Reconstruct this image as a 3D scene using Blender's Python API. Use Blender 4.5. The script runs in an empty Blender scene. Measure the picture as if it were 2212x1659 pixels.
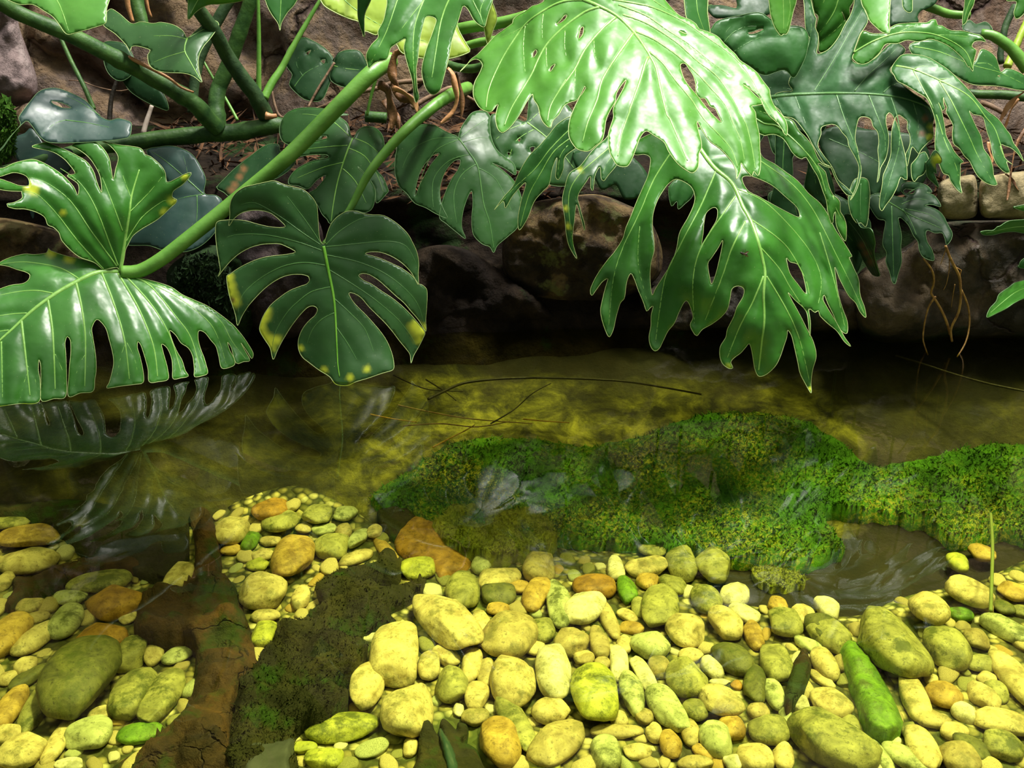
import bpy, bmesh, math, random
import numpy as np
from mathutils import Vector, Matrix, noise
from mathutils.geometry import delaunay_2d_cdt

random.seed(7)
rng = np.random.default_rng(7)
S = bpy.context.scene
COL = S.collection

# ------------------------------------------------------------------ camera
F = 2372.0                     # focal length in pixels of the 2212 x 1659 frame
PITCH = math.radians(20.0)
CAMH = 1.0
cp, sp = math.cos(PITCH), math.sin(PITCH)
cam_d = bpy.data.cameras.new('camera'); cam = bpy.data.objects.new('camera', cam_d); COL.objects.link(cam)
cam.location = (0, 0, CAMH); cam.rotation_euler = (math.pi/2 - PITCH, 0, 0)
cam_d.sensor_width = 36.0; cam_d.lens = 36.0*F/2212.0; cam_d.clip_start = 0.05
S.camera = cam

def ray(x, y):
    """unit-Y direction of the line of sight through a photo pixel (arrays allowed)"""
    u = (np.asarray(x, float) - 1106.0)/F; v = (829.5 - np.asarray(y, float))/F
    dx, dy, dz = u, cp + v*sp, -sp + v*cp
    return dx/dy, dz/dy
def at(x, y, Y):
    a, b = ray(x, y)
    return np.stack([a*Y, Y*np.ones_like(a), CAMH + b*Y], -1)
def atz(x, y, z):
    a, b = ray(x, y)
    Y = (z - CAMH)/b
    return np.stack([a*Y, Y, z*np.ones_like(a)], -1)

def onbed(x, y, h=0., f=None):
    """point where the line of sight meets the bed raised by h"""
    a, b = ray(x, y); lo, hi = .6, 3.9; f = f or bedz
    for _ in range(30):
        m = .5*(lo+hi)
        if CAMH + b*m > f(a*m, m) + h: lo = m
        else: hi = m
    return np.array([a*lo, lo, CAMH + b*lo])

# crops of the photo the outlines were measured in: x offset, y offset, scale
REG = {'A': (0, 0, 2.962), 'B': (700, 0, 2.962), 'C': (1000, 0, 2.962), 'D': (1500, 0, 2.962), 'E': (0, 380, 3.687),
       'F': (430, 380, 3.687), 'G': (1200, 300, 2.963), 'H': (1700, 350, 3.254), 'I': (1010, 0, 5.53), 'J': (1350, 0, 5.53),
       'K': (1150, 130, 5.53), 'L': (1400, 130, 5.53), 'N': (1640, 0, 5.53), 'O': (1812, 0, 5.53), 'Q': (1640, 180, 5.53),
       'R': (1812, 180, 5.53), 'X': (0, 0, 1.0), 'S': (0, 1060, 2.77), 'T': (450, 1060, 2.77), 'U': (850, 1060, 2.77),
       'V': (1250, 1060, 2.77), 'W': (1652, 1060, 2.77)}
def px(s):
    r = REG['X']; out = []
    for tok in s.split():
        if tok in REG: r = REG[tok]; continue
        a, b = tok.split(',')
        out.append((r[0] + float(a)/r[2], r[1] + float(b)/r[2]))
    return np.array(out)

def resample(P, step, closed=True, smooth=True):
    """Catmull-Rom through the points, then even steps"""
    n = len(P); out = []
    idx = range(n) if closed else range(n-1)
    for i in idx:
        if closed: p0, p1, p2, p3 = P[i-1], P[i], P[(i+1) % n], P[(i+2) % n]
        else: p0, p1, p2, p3 = P[max(i-1, 0)], P[i], P[i+1], P[min(i+2, n-1)]
        L = np.linalg.norm(p2-p1); k = max(1, int(round(L/step)))
        for j in range(k):
            t = j/k
            if smooth:
                m1 = (p2-p0)*.5; m2 = (p3-p1)*.5
                # limit tangents so tight notches do not loop
                for m, a, b in ((m1, p1-p0, p2-p1), (m2, p2-p1, p3-p2)):
                    lim = 1.2*min(np.linalg.norm(a)+1e-6, np.linalg.norm(b)+1e-6) if min(np.linalg.norm(a), np.linalg.norm(b)) > 1e-6 else 1
                    l = np.linalg.norm(m)
                    if l > lim: m *= lim/l
                h = (2*t**3-3*t**2+1)*p1 + (t**3-2*t**2+t)*m1 + (-2*t**3+3*t**2)*p2 + (t**3-t**2)*m2
                out.append(h)
            else: out.append(p1*(1-t)+p2*t)
    if not closed: out.append(P[-1])
    return np.array(out)

def inside(pts, loop):
    """non-zero winding"""
    x, y = pts[:, 0][:, None], pts[:, 1][:, None]
    a = loop; b = np.roll(loop, -1, 0)
    up = (a[:, 1] <= y) & (b[:, 1] > y); dn = (a[:, 1] > y) & (b[:, 1] <= y)
    cr = (b[:, 0]-a[:, 0])*(y-a[:, 1]) - (x-a[:, 0])*(b[:, 1]-a[:, 1])
    w = (up & (cr > 0)).sum(1) - (dn & (cr < 0)).sum(1)
    return w != 0
def segdist(pts, P, closed=False):
    a = P if closed else P[:-1]; b = np.roll(P, -1, 0) if closed else P[1:]
    out = np.full(len(pts), 1e9)
    for s in range(0, len(pts), 4000):
        q = pts[s:s+4000][:, None, :]
        ab = (b-a)[None]; t = ((q-a)*ab).sum(-1)/np.maximum((ab**2).sum(-1), 1e-9)
        t = np.clip(t, 0, 1)[..., None]
        out[s:s+4000] = np.linalg.norm(q-(a+t*ab), axis=-1).min(1)
    return out
def tps(ctrl):
    C = np.array(ctrl, float); P = C[:, :2]/500.0; n = len(C)
    def U(r): return np.where(r > 1e-9, r*r*np.log(np.maximum(r, 1e-9)), 0)
    if n < 3: return lambda x, y: C[:, 2].mean()+0*np.asarray(x, float)
    K = U(np.linalg.norm(P[:, None]-P[None], axis=-1)) + np.eye(n)*1e-3
    Q = np.hstack([np.ones((n, 1)), P]); A = np.block([[K, Q], [Q.T, np.zeros((3, 3))]])
    w = np.linalg.lstsq(A, np.concatenate([C[:, 2], np.zeros(3)]), rcond=None)[0]
    def f(x, y):
        q = np.stack([np.asarray(x, float), np.asarray(y, float)], -1)/500.0
        sh = q.shape[:-1]; q = q.reshape(-1, 2)
        r = U(np.linalg.norm(q[:, None]-P[None], axis=-1)) @ w[:n] + w[n] + q @ w[n+1:]
        return r.reshape(sh)
    return f

def cdt(loops, holes, step, extra=None):
    """triangulate the inside of pixel loops; returns verts, tris"""
    pts = []; edges = []
    for L in loops+holes:
        s = len(pts); n = len(L)
        pts += [tuple(p) for p in L]; edges += [(s+i, s+(i+1) % n) for i in range(n)]
    allp = np.vstack(loops); lo, hi = allp.min(0), allp.max(0)
    gx, gy = np.meshgrid(np.arange(lo[0], hi[0], step), np.arange(lo[1], hi[1], step*.87))
    gx = gx + (np.arange(gx.shape[0]) % 2)[:, None]*step*.5
    G = np.stack([gx.ravel(), gy.ravel()], -1) + rng.uniform(-.08, .08, (gx.size, 2))*step
    ok = np.zeros(len(G), bool)
    for L in loops: ok |= inside(G, L)
    for H in holes: ok &= ~inside(G, H)
    G = G[ok]
    d = np.full(len(G), 1e9)
    for L in loops+holes: d = np.minimum(d, segdist(G, L, True))
    pts += [tuple(p) for p in G[d > step*.45]]
    v, e, f, *_ = delaunay_2d_cdt([Vector(p) for p in pts], edges, [], 0, 0.05)
    V = np.array([(p.x, p.y) for p in v]); T = np.array([t for t in f if len(t) == 3])
    c = V[T].mean(1); ok = np.zeros(len(T), bool)
    for L in loops: ok |= inside(c, L)
    for H in holes: ok &= ~inside(c, H)
    T = T[ok]
    used = np.unique(T); m = -np.ones(len(V), int); m[used] = np.arange(len(used))
    return V[used], m[T]

# ------------------------------------------------------------------ objects
def link(name, verts, faces, mat, parent=None, smooth=True):
    me = bpy.data.meshes.new(name)
    me.from_pydata([tuple(map(float, v)) for v in verts], [], [tuple(int(i) for i in f) for f in faces])
    if smooth: me.polygons.foreach_set('use_smooth', [True]*len(me.polygons))
    me.materials.append(mat); me.update()
    o = bpy.data.objects.new(name, me); COL.objects.link(o)
    if parent is not None:
        o.parent = parent
        o.matrix_parent_inverse = parent.matrix_world.inverted() if parent.type != 'EMPTY' else Matrix.Translation(-parent.location)
    return o
def tag(o, label=None, cat=None, group=None, kind=None):
    if label: o['label'] = label
    if cat: o['category'] = cat
    if group: o['group'] = group
    if kind: o['kind'] = kind
    return o
def empty(name, loc, label, cat, group=None):
    o = bpy.data.objects.new(name, None); COL.objects.link(o); o.location = loc; o.empty_display_size = .05
    return tag(o, label, cat, group)
def tube(P, R, sides=8, flat=1.0, cap=True):
    """swept tube through 3-D points"""
    P = np.asarray(P, float); n = len(P); R = np.broadcast_to(np.asarray(R, float), (n,))
    T = np.gradient(P, axis=0); T /= np.linalg.norm(T, axis=1)[:, None]+1e-12
    up = np.array([0, -1.0, .3]); V = []; Fc = []
    for i in range(n):
        s = np.cross(T[i], up); s /= np.linalg.norm(s)+1e-9; u = np.cross(s, T[i])
        for k in range(sides):
            a = 2*math.pi*k/sides
            V.append(P[i] + s*math.cos(a)*R[i] + u*math.sin(a)*R[i]*flat)
    for i in range(n-1):
        for k in range(sides):
            a, b = i*sides+k, i*sides+(k+1) % sides
            Fc.append((a, b, b+sides, a+sides))
    if cap: Fc.append(tuple(range(sides))[::-1]); Fc.append(tuple(range((n-1)*sides, n*sides)))
    return V, Fc

# ------------------------------------------------------------------ materials
def mat(name):
    m = bpy.data.materials.new(name); m.use_nodes = True; nt = m.node_tree; nt.nodes.clear()
    out = nt.nodes.new('ShaderNodeOutputMaterial')
    return m, nt, out
def nd(nt, t, **k):
    n = nt.nodes.new(t)
    for a, b in k.items():
        if a.startswith('i_'): n.inputs[a[2:].replace('_', ' ')].default_value = b
        else: setattr(n, a, b)
    return n
def ramp(nt, fac, stops):
    r = nt.nodes.new('ShaderNodeValToRGB'); e = r.color_ramp.elements
    while len(e) < len(stops): e.new(.5)
    for el, (p, c) in zip(e, stops): el.position = p; el.color = (*c, 1)
    nt.links.new(fac, r.inputs[0]); return r.outputs[0]
def nz(nt, vec, scale, detail=4, rough=.55, dist=0):
    n = nd(nt, 'ShaderNodeTexNoise'); n.inputs['Scale'].default_value = scale; n.inputs['Detail'].default_value = detail
    n.inputs['Roughness'].default_value = rough; n.inputs['Distortion'].default_value = dist
    nt.links.new(vec, n.inputs['Vector']); return n.outputs['Fac']
def mix(nt, fac, a, b):
    m = nt.nodes.new('ShaderNodeMix'); m.data_type = 'RGBA'
    for s, v in ((0, fac), (6, a), (7, b)):
        if hasattr(v, 'links') or isinstance(v, bpy.types.NodeSocket): nt.links.new(v, m.inputs[s])
        else: m.inputs[s].default_value = v if s == 0 else (*v, 1)
    return m.outputs[2]
def mth(nt, op, a, b=0.0):
    m = nt.nodes.new('ShaderNodeMath'); m.operation = op
    for s, v in ((0, a), (1, b)):
        if isinstance(v, bpy.types.NodeSocket): nt.links.new(v, m.inputs[s])
        else: m.inputs[s].default_value = v
    return m.outputs[0]
def geo(nt): return nt.nodes.new('ShaderNodeNewGeometry').outputs['Position']
def obc(nt): return nt.nodes.new('ShaderNodeTexCoord').outputs['Object']
def bump(nt, h, strength, dist=.01):
    b = nt.nodes.new('ShaderNodeBump'); b.inputs['Strength'].default_value = strength; b.inputs['Distance'].default_value = dist
    nt.links.new(h, b.inputs['Height']); return b.outputs[0]

def leafmat(name, dark, light, rough=.3, trans=.12, tcol=(.25, .5, .05), spec=.5, bmp=.25):
    m, nt, out = mat(name); L = nt.links.new
    p = geo(nt)
    col = ramp(nt, nz(nt, p, 9, 3), [(.3, dark), (.7, light)])
    a = nd(nt, 'ShaderNodeAttribute', attribute_name='yellow')
    col = mix(nt, a.outputs['Fac'], col, (.55, .62, .04))
    b = nd(nt, 'ShaderNodeAttribute', attribute_name='brown')
    col = mix(nt, b.outputs['Fac'], col, (.2, .1, .04))
    sp_ = mth(nt, 'GREATER_THAN', nz(nt, p, 260, 1), .76)
    col = mix(nt, mth(nt, 'MULTIPLY', sp_, .35), col, (.4, .45, .2))
    pr = nd(nt, 'ShaderNodeBsdfPrincipled'); L(col, pr.inputs['Base Color'])
    rg = ramp(nt, nz(nt, p, 30, 3), [(.3, (rough*.75,)*3), (.75, (rough*1.35,)*3)])
    L(rg, pr.inputs['Roughness']); pr.inputs['Specular IOR Level'].default_value = spec
    bm = bump(nt, nz(nt, p, 26, 2, .4), bmp, .012)
    L(bm, pr.inputs['Normal'])
    tr = nd(nt, 'ShaderNodeBsdfTranslucent'); tc = mix(nt, .5, col, tcol); L(tc, tr.inputs[0])
    mx = nd(nt, 'ShaderNodeMixShader'); mx.inputs[0].default_value = trans
    L(pr.outputs[0], mx.inputs[1]); L(tr.outputs[0], mx.inputs[2]); L(mx.outputs[0], out.inputs[0])
    return m
def plain(name, c1, c2, scale=20, rough=.5, bmp=.3, bscale=60, bdist=.004, coord='geo', spec=.5):
    m, nt, out = mat(name); L = nt.links.new
    p = geo(nt) if coord == 'geo' else obc(nt)
    col = ramp(nt, nz(nt, p, scale, 5), [(.32, c1), (.68, c2)])
    pr = nd(nt, 'ShaderNodeBsdfPrincipled'); L(col, pr.inputs['Base Color']); pr.inputs['Roughness'].default_value = rough
    pr.inputs['Specular IOR Level'].default_value = spec
    L(bump(nt, nz(nt, p, bscale, 4), bmp, bdist), pr.inputs['Normal']); L(pr.outputs[0], out.inputs[0])
    return m

LM = {
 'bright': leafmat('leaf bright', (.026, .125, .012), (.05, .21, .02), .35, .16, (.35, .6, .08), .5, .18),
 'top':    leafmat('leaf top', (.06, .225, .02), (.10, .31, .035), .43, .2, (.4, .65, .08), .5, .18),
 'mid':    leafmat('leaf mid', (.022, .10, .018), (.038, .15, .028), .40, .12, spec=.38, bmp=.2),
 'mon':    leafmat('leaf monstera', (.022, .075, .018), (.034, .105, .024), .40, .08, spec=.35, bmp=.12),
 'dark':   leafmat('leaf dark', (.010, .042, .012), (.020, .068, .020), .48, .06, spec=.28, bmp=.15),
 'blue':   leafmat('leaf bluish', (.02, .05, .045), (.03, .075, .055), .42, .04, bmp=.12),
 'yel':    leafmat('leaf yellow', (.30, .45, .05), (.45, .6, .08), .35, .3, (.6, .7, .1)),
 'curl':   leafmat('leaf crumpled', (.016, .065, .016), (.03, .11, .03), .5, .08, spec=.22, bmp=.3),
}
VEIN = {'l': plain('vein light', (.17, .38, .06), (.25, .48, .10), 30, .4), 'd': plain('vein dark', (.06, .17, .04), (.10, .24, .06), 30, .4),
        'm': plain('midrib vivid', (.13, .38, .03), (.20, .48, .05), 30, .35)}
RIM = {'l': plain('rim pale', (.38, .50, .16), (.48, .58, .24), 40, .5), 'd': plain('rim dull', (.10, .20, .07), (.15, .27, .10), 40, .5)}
STEM = plain('stem green', (.018, .06, .014), (.075, .17, .035), 22, .5, .5, 60, spec=.3)
STEMB = plain('stem bright', (.09, .25, .03), (.15, .34, .05), 14, .42, .3, 50)
STEMD = plain('stem dull', (.012, .035, .012), (.045, .09, .03), 20, .6, .6, 60, spec=.25)
STEMY = plain('stem yellow', (.28, .42, .03), (.4, .5, .06), 14, .42, .3, 50)
WOOD = plain('twig brown', (.10, .05, .025), (.26, .16, .09), 30, .7, .6, 80)
WOODD = plain('twig dark', (.012, .008, .004), (.03, .02, .01), 30, .6, .6, 80)
DRY = plain('dry leaf', (.07, .028, .01), (.32, .15, .055), 35, .6, .8, 70)
DRYO = plain('dry leaf orange', (.38, .17, .06), (.55, .28, .12), 35, .55, .5, 70)
ROOT = plain('root ochre', (.16, .07, .01), (.42, .24, .05), 60, .5, .6, 90)
WORLD = 1.0; ROOF = 240; SUN = 3.4; EXPO = 0.3
def build_leaf(name, label, kind, outline, ctrl, veins=(), holes=(), step=7, A=.006, B=.010, wv=14, we=14, rim='l', rimr=.0008,
               vcol='l', yel=(), brn=(), petiole=None, prad=.01, pmat=None, cat='leaf', group=None, wob=.004, thick=.0016, cupx=0):
    """one leaf: blade, margin, midrib, side veins and petiole. veins: (radius m, 'pixel string'), the first is the midrib"""
    loops = [resample(px(s), step*.8) for s in ([outline] if isinstance(outline, str) else outline)]
    hl = [resample(px(s), step*.6) for s in holes]
    VP = [resample(px(s), 8, closed=False) for _, s in veins]
    base = tps(ctrl)
    seed = rng.uniform(0, 50)
    def depth(x, y):
        q = np.stack([np.asarray(x, float).ravel(), np.asarray(y, float).ravel()], -1)
        de = np.full(len(q), 1e9)
        for L in loops+hl: de = np.minimum(de, segdist(q, L, True))
        h = .55*B*(1-np.exp(-de/we))
        if VP:
            dv = np.full(len(q), 1e9)
            for P in VP: dv = np.minimum(dv, segdist(q, P))
            h = h + A*(1-np.exp(-(dv/wv)**1.3))
        w = np.array([noise.noise(Vector((a/55+seed, b/75, seed))) for a, b in q])
        return (base(q[:, 0], q[:, 1]) - h - wob*w).reshape(np.shape(x))
    verts = []; faces = []
    for L in loops:
        V, T = cdt([L], hl, step); o = len(verts)
        W = at(V[:, 0], V[:, 1], depth(V[:, 0], V[:, 1]))
        # face the camera
        a, b, c = W[T[:, 0]], W[T[:, 1]], W[T[:, 2]]
        n = np.cross(b-a, c-a); fl = (n*(np.array([0, 0, CAMH])-a)).sum(1) < 0
        T = T.copy(); T[fl] = T[fl][:, ::-1]
        verts += list(W); faces += [tuple(t+o) for t in T]
        if L is loops[0]: PX = V
        else: PX = np.vstack([PX, V])
    j = VP[0][0] if VP else loops[0][0]
    loc = at(j[0], j[1], float(depth(np.array([j[0]]), np.array([j[1]]))[0]))
    root = empty(name, Vector(loc), label, cat, group)
    m = LM[kind]
    blade = link('blade', verts, faces, m, root)
    for an, blobs in (('yellow', yel), ('brown', brn)):
        at_ = blade.data.attributes.new(an, 'FLOAT', 'POINT')
        val = np.zeros(len(PX))
        for s, r in blobs:
            for q in px(s):
                jit = np.array([noise.noise(Vector((a/14, b/14, seed))) for a, b in PX])*.35
                val = np.maximum(val, np.clip(1.35-np.linalg.norm(PX-q, axis=1)/r + jit, 0, 1))
        at_.data.foreach_set('value', val.astype(np.float32))
    sm = blade.modifiers.new('thickness', 'SOLIDIFY'); sm.thickness = thick; sm.offset = -1
    # margin
    if rim:
        rv = []; rf = []
        for L in loops+hl:
            Ls = resample(L, step*1.4, smooth=False) if step < 6 else L
            W = at(Ls[:, 0], Ls[:, 1], depth(Ls[:, 0], Ls[:, 1])); W = np.vstack([W, W[:1]])
            v, f = tube(W, rimr, 4, cap=False); o = len(rv); rv += v; rf += [tuple(i+o for i in q) for q in f]
        link('leaf_margin', rv, rf, RIM[rim], root)
    for k, ((r, s), P) in enumerate(zip(veins, VP)):
        Pv = resample(px(s), 9, closed=False)
        W = at(Pv[:, 0], Pv[:, 1], depth(Pv[:, 0], Pv[:, 1]))
        W[:, 1] -= r*.15; n = len(W)
        R = r*np.linspace(1, .3, n)
        v, f = tube(W, R, 6, .55)
        link('midrib' if k == 0 else 'side_vein', v, f, VEIN['m' if (k == 0 and vcol == 'm') else ('d' if vcol == 'm' else vcol)], root)
    if petiole:
        pp = np.array(petiole, float)      # x, y, Y
        P = resample(pp[:, :2], 14, closed=False); f = tps(petiole) if len(petiole) > 2 else None
        # depth along the way by arc length
        t = np.concatenate([[0], np.cumsum(np.linalg.norm(np.diff(P, axis=0), axis=1))]); t /= t[-1]
        tt = np.concatenate([[0], np.cumsum(np.linalg.norm(np.diff(pp[:, :2], axis=0), axis=1))]); tt /= tt[-1]
        Y = np.interp(t, tt, pp[:, 2])
        rr = np.interp(t, [0, 1], prad if isinstance(prad, (tuple, list)) else (prad, prad))
        v, f = tube(at(P[:, 0], P[:, 1], Y), rr, 12)
        link('petiole', v, f, pmat or STEM, root)
    else:      # short stalk running back to the bank or wall behind
        P = np.array(j, float)
        if P[1] > 0:
            d0 = float(depth(P[:1], P[1:])[0]) + .006; c = px(outline if isinstance(outline, str) else outline[0]).mean(0); Q = P + (c-P)*min(1, 9/(np.linalg.norm(c-P)+1e-6))
            Yb = max(3.75, d0+.35); t = np.linspace(0, 1, 7)
            v, f = tube(at(P[0]*(1-t)+Q[0]*t, P[1]*(1-t)+Q[1]*t, d0+(Yb-d0)*t), np.linspace(.0035, .006, 7), 8)
        else:
            W0 = at(P[0], P[1], float(depth(P[:1], P[1:])[0])); t = np.linspace(0, 1, 8)[:, None]
            v, f = tube(W0*(1-t) + (W0 + np.array([0, 1.0, .35]))*t + np.array([0, 0, .22])*np.sin(t*math.pi), np.linspace(.004, .009, 8), 8)
        link('petiole', v, f, STEM, root)
    return root

def build_stem(name, label, cat, pts, R, m, group=None, nodes=(), sides=12, branches=()):
    """pts: (x, y, Y) pixel + distance; tube with slight knots"""
    pp = np.array(pts, float); P = resample(pp[:, :2], 9, closed=False)
    t = np.concatenate([[0], np.cumsum(np.linalg.norm(np.diff(P, axis=0), axis=1))]); t /= t[-1]
    tt = np.concatenate([[0], np.cumsum(np.linalg.norm(np.diff(pp[:, :2], axis=0), axis=1))]); tt /= tt[-1]
    rr = np.interp(t, np.linspace(0, 1, len(R)) if isinstance(R, (tuple, list)) else [0, 1], R if isinstance(R, (tuple, list)) else (R, R))
    for c in nodes: rr = rr*(1+.16*np.exp(-((t-c)/.018)**2))
    W = at(P[:, 0], P[:, 1], np.interp(t, tt, pp[:, 2]))
    s = rng.uniform(0, 90)
    rr = rr*(1+.08*np.array([noise.noise(Vector((k*14+s, 0, 0))) for k in t]))
    v, f = tube(W, rr, sides)
    o = link(name, v, f, m); tag(o, label, cat, group)
    for nm, bp, br, bm in branches:
        b = np.array(bp, float); Q = resample(b[:, :2], 9, closed=False)
        t = np.concatenate([[0], np.cumsum(np.linalg.norm(np.diff(Q, axis=0), axis=1))]); t /= t[-1]
        tt = np.concatenate([[0], np.cumsum(np.linalg.norm(np.diff(b[:, :2], axis=0), axis=1))]); tt /= tt[-1]
        v, f = tube(at(Q[:, 0], Q[:, 1], np.interp(t, tt, b[:, 2])), br*np.linspace(1, .5, len(Q)), 8)
        c = bpy.data.objects.new(nm, bpy.data.meshes.new(nm)); c.data.from_pydata([tuple(map(float, q)) for q in v], [], f)
        c.data.polygons.foreach_set('use_smooth', [True]*len(c.data.polygons)); c.data.materials.append(bm)
        COL.objects.link(c); c.parent = o
    return o
# ================================================================== setting
def fbm(x, y, z=0., o=4, s=1.):
    v = 0; a = 1; f = s
    for _ in range(o): v += a*noise.noise(Vector((x*f, y*f, z*f))); a *= .5; f *= 2.1
    return v
def bedz(x, Y):
    t = min(1, max(0, (Y-2.40)/.66)); t = t*t*(3-2*t)
    return -.33 + .21*t + (.10*min(1, max(0, (Y-3.0)/.3)))
def grid(name, xs, ys, f, m, kind='structure'):
    V = [f(x, y) for y in ys for x in xs]; n = len(xs)
    Fc = [(j*n+i, j*n+i+1, (j+1)*n+i+1, (j+1)*n+i) for j in range(len(ys)-1) for i in range(n-1)]
    o = link(name, V, Fc, m); tag(o, kind=kind); return o

def rockmat(name, stops, scale=6, rough=.7, bs=.8, crack=None, moss=None, spec=.35, bd=.03, cw=.02):
    m, nt, out = mat(name); L = nt.links.new; p = geo(nt)
    col = ramp(nt, nz(nt, p, scale, 8, .62, .6), stops)
    fine = nz(nt, p, scale*9, 6, .7)
    col = mix(nt, mth(nt, 'MULTIPLY', ramp(nt, fine, [(.45, (0, 0, 0)), (.72, (1, 1, 1))]), .45), col, tuple(c*.45 for c in stops[0][1]))
    h = mth(nt, 'ADD', nz(nt, p, scale*1.6, 8, .6), mth(nt, 'MULTIPLY', fine, .35))
    if crack:
        vo = nd(nt, 'ShaderNodeTexVoronoi', feature='DISTANCE_TO_EDGE'); vo.inputs['Scale'].default_value = crack
        w = nd(nt, 'ShaderNodeVectorMath', operation='ADD'); nn = nd(nt, 'ShaderNodeTexNoise'); nn.inputs['Scale'].default_value = crack*1.3; nn.inputs['Detail'].default_value = 5
        L(p, nn.inputs['Vector']); sc = nd(nt, 'ShaderNodeVectorMath', operation='SCALE'); sc.inputs['Scale'].default_value = .45
        L(nn.outputs['Color'], sc.inputs[0]); L(p, w.inputs[0]); L(sc.outputs[0], w.inputs[1]); L(w.outputs[0], vo.inputs['Vector'])
        ck = ramp(nt, vo.outputs['Distance'], [(0, (1, 1, 1)), (cw, (0, 0, 0))])
        ck = mth(nt, 'MULTIPLY', ck, ramp(nt, nz(nt, p, 3, 2), [(.42, (0, 0, 0)), (.58, (1, 1, 1))]))
        col = mix(nt, mth(nt, 'MULTIPLY', ck, .9), col, (.03, .015, .015)); h = mth(nt, 'SUBTRACT', h, mth(nt, 'MULTIPLY', ck, .5))
    if moss:
        k = ramp(nt, nz(nt, p, moss[1], 5, .65), [(moss[2], (0, 0, 0)), (moss[2]+.08, (1, 1, 1))])
        col = mix(nt, mth(nt, 'MULTIPLY', k, .85), col, moss[0])
    pr = nd(nt, 'ShaderNodeBsdfPrincipled'); L(col, pr.inputs['Base Color']); pr.inputs['Roughness'].default_value = rough; pr.inputs['Specular IOR Level'].default_value = spec
    L(bump(nt, h, bs, bd), pr.inputs['Normal']); L(pr.outputs[0], out.inputs[0]); return m

# pond bed: dark silt and rock, yellow-olive film on the sloping shelf at the back
m, nt, out = mat('pond bed'); L = nt.links.new; p = geo(nt)
silt = ramp(nt, nz(nt, p, 7, 8, .65), [(.35, (.006, .005, .002)), (.66, (.028, .020, .008))])
film = ramp(nt, nz(nt, p, 11, 8, .7, .4), [(.38, (.02, .018, .004)), (.5, (.13, .12, .015)), (.66, (.40, .36, .05))])
sep = nd(nt, 'ShaderNodeSeparateXYZ'); L(p, sep.inputs[0])
wob = mth(nt, 'MULTIPLY', nz(nt, p, 3.5, 5), .5)
yb = mth(nt, 'ADD', sep.outputs[1], wob)
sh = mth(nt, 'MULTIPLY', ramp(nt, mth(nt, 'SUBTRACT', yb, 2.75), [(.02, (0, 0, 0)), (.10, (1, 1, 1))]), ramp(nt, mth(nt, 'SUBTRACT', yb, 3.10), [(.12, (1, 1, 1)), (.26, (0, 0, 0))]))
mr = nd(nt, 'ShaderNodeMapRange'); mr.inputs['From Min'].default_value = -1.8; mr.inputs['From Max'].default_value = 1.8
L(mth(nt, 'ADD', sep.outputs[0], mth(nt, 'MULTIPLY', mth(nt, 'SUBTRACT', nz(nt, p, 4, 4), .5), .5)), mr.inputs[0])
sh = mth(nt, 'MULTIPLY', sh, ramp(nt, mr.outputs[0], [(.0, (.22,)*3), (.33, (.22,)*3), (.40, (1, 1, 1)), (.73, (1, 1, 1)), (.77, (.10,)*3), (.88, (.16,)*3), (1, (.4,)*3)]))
L(mix(nt, sh, silt, film), (pr := nd(nt, 'ShaderNodeBsdfPrincipled')).inputs['Base Color']); pr.inputs['Roughness'].default_value = .8
L(bump(nt, nz(nt, p, 30, 8, .7), .9, .02), pr.inputs['Normal']); L(pr.outputs[0], out.inputs[0]); BED = m
grid('pond_bed', np.linspace(-3.6, 3.6, 150), np.linspace(-1.5, 3.5, 120), lambda x, y: (x, y, bedz(x, y)-.016+.012*fbm(x, y, 1, 4, 3.)), BED)

# rock wall at the back
WALL = rockmat('wall rock', [(.30, (.05, .03, .02)), (.42, (.19, .12, .08)), (.50, (.27, .20, .16)), (.58, (.46, .31, .18)), (.75, (.32, .22, .18))], 3.2, .8, 1.0, crack=1.9, bd=.09, spec=.15, cw=.03)
def wallf(x, z):
    r = abs(fbm(x*.9+3, z*.9, 5, 3, 1.3))
    return (x, 3.86 + .10*z - .16*fbm(x, z, 2, 5, 1.1) + .1*max(0, .12-r)/.12, z)
grid('wall_back', np.linspace(-3.6, 3.6, 220), np.linspace(.3, 4.2, 120), wallf, WALL)
# bank
BANK = rockmat('bank rock', [(.3, (.006, .004, .003)), (.5, (.02, .013, .008)), (.68, (.05, .033, .018)), (.85, (.10, .065, .03))], 5, .8, 1.0, spec=.15, moss=((.02, .05, .01), 4.5, .55), bd=.05)
prof = [(2.98, -.45), (3.12, -.16), (3.22, -.03), (3.29, .06), (3.37, .15), (3.44, .24), (3.46, .31), (3.42, .37), (3.46, .42), (3.60, .46), (3.80, .50), (4.1, .55)]
def prf(t):
    k = t*(len(prof)-1); i = min(int(k), len(prof)-2); f = k-i
    return prof[i][0]*(1-f)+prof[i+1][0]*f, prof[i][1]*(1-f)+prof[i+1][1]*f
def bankf(x, t):
    Y, z = prf(t); n = fbm(x*1.3, z*2.2, 7, 5, 1.8); k = min(1, t*4)
    return (x, Y + .05*math.sin(x*1.7) - .075*n*k, z + .03*fbm(x+9, t*3, 1, 4, 2.)*k)
grid('bank', np.linspace(-3.6, 3.6, 260), np.linspace(0, 1, 70), bankf, BANK)

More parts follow.
